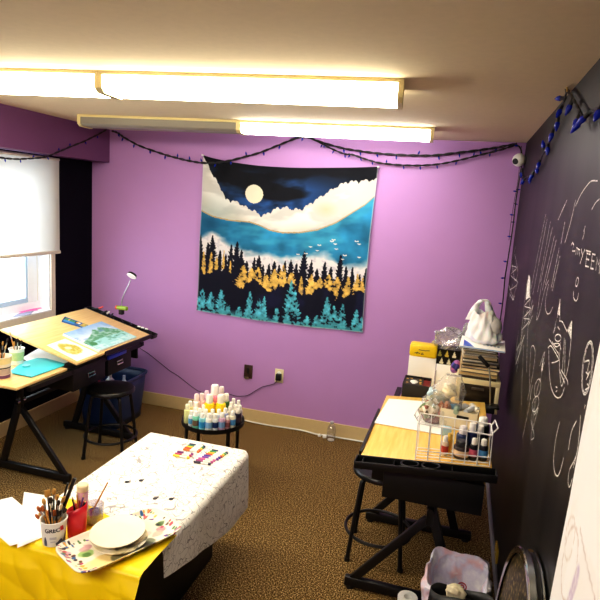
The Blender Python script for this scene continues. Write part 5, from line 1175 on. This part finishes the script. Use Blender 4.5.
# white carrier bag on top
def carrier():
    t = thing('carrier_bag', 'white plastic carrier bag with a tied handle on top of the books', 'bag', (-.165, -.86, zz+.001))
    M_c = bpy.data.materials.new('thin_white_plastic'); M_c.use_nodes = True; nt = M_c.node_tree; b_ = nt.nodes['Principled BSDF']; b_.inputs['Base Color'].default_value = (.95, .95, .96, 1); b_.inputs['Subsurface Weight'].default_value = .15; b_.inputs['Roughness'].default_value = .35
    tc = nt.nodes.new('ShaderNodeTexCoord'); nz = nt.nodes.new('ShaderNodeTexNoise'); nz.inputs['Scale'].default_value = 16; bp = nt.nodes.new('ShaderNodeBump'); bp.inputs['Strength'].default_value = .7; bp.inputs['Distance'].default_value = .01
    nt.links.new(tc.outputs['Object'], nz.inputs['Vector']); nt.links.new(nz.outputs['Fac'], bp.inputs['Height']); nt.links.new(bp.outputs['Normal'], b_.inputs['Normal'])
    def fn(u, v):
        a = u*2*PI; z = .185*v; r = .105*(1-.42*v**1.3)*min(1, (v+.10)*4)**.5
        w = 1+.07*math.sin(a*6+v*7)+.05*math.sin(a*11-v*9)
        return Vector((r*math.cos(a)*w-.03*v, r*.85*math.sin(a)*w, z+.010*math.sin(a*4)*v))
    MB().grid(fn, 56, 20, True).build('bag', M_c, t, True, ang=60)
    MB().ball((.02, 0, .10), .07, (1, .9, 1), 3).build('contents', mat('white_stuffing', '#e4e2e2', .6, noise=.05), t)
    # loop handles
    def strap(pts, ws):
        b = MB(); P = smooth_path(pts, 5); n = len(P)
        L = [b.bm.verts.new(p+Vector((ws(i/(n-1)), .006*math.sin(i), 0))) for i, p in enumerate(P)]; Q = [b.bm.verts.new(p-Vector((ws(i/(n-1)), -.006*math.cos(i), 0))) for i, p in enumerate(P)]
        for i in range(n-1): b.bm.faces.new((L[i], L[i+1], Q[i+1], Q[i]))
        return b.build('handle', M_c, t, True, solid=.002)
    strap([(-.10, -.02, .13), (-.085, -.02, .19), (-.06, -.015, .24), (-.03, -.01, .262), (-.012, -.01, .245), (.0, -.01, .20), (.025, -.01, .15)], lambda f: .026-.012*math.sin(f*PI))
    strap([(-.085, .03, .14), (-.07, .03, .20), (-.045, .025, .245), (-.02, .02, .258), (.0, .02, .23), (.02, .02, .17)], lambda f: .022-.010*math.sin(f*PI))
    return t
carrier()
# black clip lamp
bl2 = thing('desk_lamp', 'black gooseneck clip lamp in front of the drawer unit', 'lamp', (-.085, -1.12, rt_top(-.085)))
L0_ = Vector(bl2.location); yl = -1.12
nk = [onY(*p, yl) for p in ((490, 407), (490.2, 398), (490.3, 388), (490, 378), (489.2, 370), (488, 366))]
MB().tube(smooth_path([p-L0_ for p in nk], 5), .0045, 8).build('gooseneck', M_steel, bl2)
a_, b2 = onY(489, 367, yl)-L0_, onY(479, 356, yl)-L0_
MB().bar(a_, b2, .022, .016, (0, 1, 0), bev=.006).build('lamp_head', M_black, bl2)
MB().box(Vector(nk[0])-L0_+Vector((0, 0, -.012)), (.05, .06, .04), bev=.006).build('clip', M_black, bl2); MB().box((0.0, 0, .006), (.05, .07, .012), bev=.003).build('base', M_black, bl2)

# ------------------------------------------------------------------ trash can, bag, roll, round object
TCN = Vector((-.222, -2.0, 0))
tcn = thing('trash_can', 'blue waste bin with a white liner bag folded over its rim', 'bin', TCN, math.radians(-6))
def canfn(u, v, k=1.0, z0=0., z1=.33):
    a = u*2*PI; c, s = math.cos(a), math.sin(a); q = 1/max((abs(c)**5+abs(s)**5)**.2, 1e-6); f = (.78+.22*v)*k
    return Vector((.124*f*c*q, .150*f*s*q, z0+(z1-z0)*v))
M_can = mat('royal_blue_plastic', '#1c2f9c', .35)
MB().grid(lambda u, v: canfn(u, v), 48, 5, True).build('bin_wall', M_can, tcn, solid=.004); MB().box((0, 0, .006), (.20, .24, .01)).build('bin_floor', M_can, tcn)
M_liner = ramp_mat('pinkish_white_liner', [(.35, '#f4f2f6'), (.52, '#dcd7ea'), (.66, '#e6c0c6'), (.74, '#f4f0f4')], 12, 4, .35, 1., bdist=.03)
def liner(u, v):
    a = u*2*PI
    if v < .35: f = v/.35; p = canfn(u, 1, 1.055+.02*math.sin(a*7)); p.z = .33-.055*(1-f)-.02*math.sin(a*5+1)*(1-f); p.x *= 1.03; p.y *= 1.02; return p
    if v < .5: f = (v-.35)/.15; p = canfn(u, 1, 1.06-.12*f); p.z = .33+.014*math.sin(f*PI)+.008*math.sin(a*6); return p
    f = (v-.5)/.5; p = canfn(u, 1-f*.75, .93-.05*f+.02*math.sin(a*8)*f); p.z += .004; return p
def liner_c(u, v):
    p = Vector(liner(u, v)); a = u*2*PI; k = (.002+.0035*min(1, abs(v-.42)*6))
    d = k*(math.sin(a*5+v*9)+.8*math.sin(a*8-v*15)+.4*math.sin(a*17+v*21)); r = Vector((p.x, p.y, 0)).normalized()
    q = p+r*d+Vector((0, 0, 1.2*d if v < .55 else 0)); return q
MB().grid(liner_c, 120, 44, True).build('liner_bag', M_liner, tcn, True, ang=180)
MB().lathe([(0, 0), (.09, 0), (.10, .004), (.04, .02), (0, .024)], 16, Matrix.Translation((0, 0, .07)) @ Matrix.Diagonal((1, 1.2, 1, 1))).build('liner_bottom', M_liner, tcn)
rgm = MB().tube([(.02+.018*math.cos(k*PI/10), .118, .20+.018*math.sin(k*PI/10)) for k in range(20)], .003, 6, closed=True).tube([(.02+.007*math.cos(k*PI/6), .118, .20+.007*math.sin(k*PI/6)) for k in range(12)], .003, 6, closed=True)
rgm.build('red_ring_print', mat('pink_red_print', '#b5525e', .5), tcn)
bk = thing('black_bag', 'black bag standing on the floor in front of the waste bin', 'bag', (-.215, -2.285, 0))
b = MB().grid(lambda u, v: Vector((.125*math.cos(u*2*PI)*(.9+.1*math.sin(v*3))*(1+.03*math.sin(u*40)), .055*math.sin(u*2*PI)*(1.1-.35*v), .44*v+.008*math.sin(u*2*PI*3)*v)), 44, 10, True); b.build('bag', mat('black_nylon', (.012, .012, .013), .4, noise=.2, bump=.2), bk, True, ang=180, solid=.003)
MB().ball((0, 0, .385), .10, (1.0, .4, .35), 3).build('stuffing', M_blackm, bk)
sk = crumple('crumpled pale tissue on top of the black bag', (-.24, -2.29, .445), .035, .028, .028, 5, mat('beige_tissue', '#cfc6a8', .7, noise=.3, scale=60), 'tissue', 'tissue', .4)
rl = thing('paper_roll', 'white paper roll standing on the carpet by the waste bin', 'roll', (-.425, -1.90, 0))
MB().lathe([(.018, 0), (.045, 0), (.047, .004), (.047, .091), (.045, .095), (.018, .095), (.018, 0)], 28).build('roll', M_white, rl)
# unidentified round object leaning on the wall, gold flecks painted on its face
mr = thing('round_object', 'large round object with chrome rims and a gold-flecked dark face leaning on the chalkboard wall', 'tray', (-.056, -2.575, .435))
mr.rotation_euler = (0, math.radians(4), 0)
RM = .36; ma = Matrix.Rotation(-PI/2, 4, 'Y')
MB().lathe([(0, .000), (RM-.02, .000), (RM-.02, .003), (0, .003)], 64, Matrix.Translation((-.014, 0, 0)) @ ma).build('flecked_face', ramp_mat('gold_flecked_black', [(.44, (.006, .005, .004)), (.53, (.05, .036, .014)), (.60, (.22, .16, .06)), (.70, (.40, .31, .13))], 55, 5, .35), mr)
MB().lathe([(RM-.022, .0), (RM, .0), (RM+.004, .004), (RM+.004, .022), (RM, .026), (RM-.022, .024)], 72, Matrix.Translation((0, 0, 0)) @ ma).build('chrome_rim', M_chrome, mr)
MB().lathe([(0, -.018), (RM-.01, -.018), (RM-.006, -.014), (RM-.006, .0), (0, .0)], 64, ma).build('back_body', M_blackm, mr)
MB().lathe([(RM-.01, -.023), (RM+.003, -.022), (RM+.003, -.017), (RM-.01, -.016)], 72, ma).build('rear_rim', M_chrome, mr)
# small ochre cover plate low on the chalkboard wall
yp = thing('wall_plate', 'small ochre plate low on the chalkboard wall above the baseboard', 'wall plate', (-.0, -1.40, .115))
MB().box((-.005, 0, 0), (.010, .11, .07), bev=.002).build('plate', mat('ochre_plastic', '#b08f36', .5, noise=.1), yp); MB().cyl((-.012, 0, 0), (-.009, 0, 0), .004).build('screw', M_steel, yp)
# clear empty bottle by the baseboard
cbp = thing('plastic_bottle', 'empty clear plastic bottle standing by the baseboard', 'bottle', (-1.21, -.09, 0))
MB().lathe([(0, .002), (.034, .002), (.037, .01), (.037, .04), (.034, .05), (.037, .06), (.037, .09), (.030, .115), (.013, .14), (.013, .155), (.011, .155)], 24).build('bottle_wall', clear_mat('pet_plastic', (.93, .92, .92), .12, .05, .05), cbp)
MB().lathe([(.0145, .142), (.015, .143), (.015, .16), (0, .16)], 16).build('cap', clear_mat('clear_cap', (.9, .9, .9), .2, .1, .4), cbp); MB().cyl((0, 0, .003), (0, 0, .006), .028, .028, 20).build('base_disc', M_white, cbp)
for k, (x, y, r) in enumerate(((-1.315, -.05, .014), (-1.27, -.06, .016))):
    o = MB().lathe([(0, 0), (r, 0), (r, .012), (r*.7, .018), (0, .018)], 14).build('paper_scrap', M_white); o.location = (x, y, 0); tag(o, 'small white scrap lying on the carpet by the baseboard, '+('window side' if k == 0 else 'next to the clear bottle'), 'scrap')

# ================================================================== LIGHT
wd = bpy.data.worlds.new('world'); SC.world = wd; wd.use_nodes = True; nt = wd.node_tree
bg = nt.nodes['Background']; bg.inputs['Color'].default_value = (.80, .90, 1.0, 1); bg.inputs['Strength'].default_value = 10.0
def area(name, loc, rot, sx, sy, e, col, portal=False):
    l = bpy.data.lights.new(name, 'AREA'); l.shape = 'RECTANGLE'; l.size = sx; l.size_y = sy; l.energy = e; l.color = col
    o = bpy.data.objects.new(name, l); COL.objects.link(o); o.location = loc; o.rotation_euler = rot
    if portal: l.cycles.is_portal = True
    return o
area('window_portal', (-W-.20, (WY0+WY1)/2, (WZ0+WZ1)/2), (0, -PI/2, 0), WZ1-WZ0, WY1-WY0, 1, (1, 1, 1), True)
SC.view_settings.view_transform = 'Standard'; SC.view_settings.look = 'Medium High Contrast'; SC.view_settings.exposure = .14; SC.view_settings.gamma = 1.
SC.cycles.use_denoising = True; SC.cycles.max_bounces = 8; SC.cycles.diffuse_bounces = 4; SC.cycles.transparent_max_bounces = 12
SC.cycles.caustics_reflective = False; SC.cycles.caustics_refractive = False; SC.cycles.sample_clamp_indirect = 6
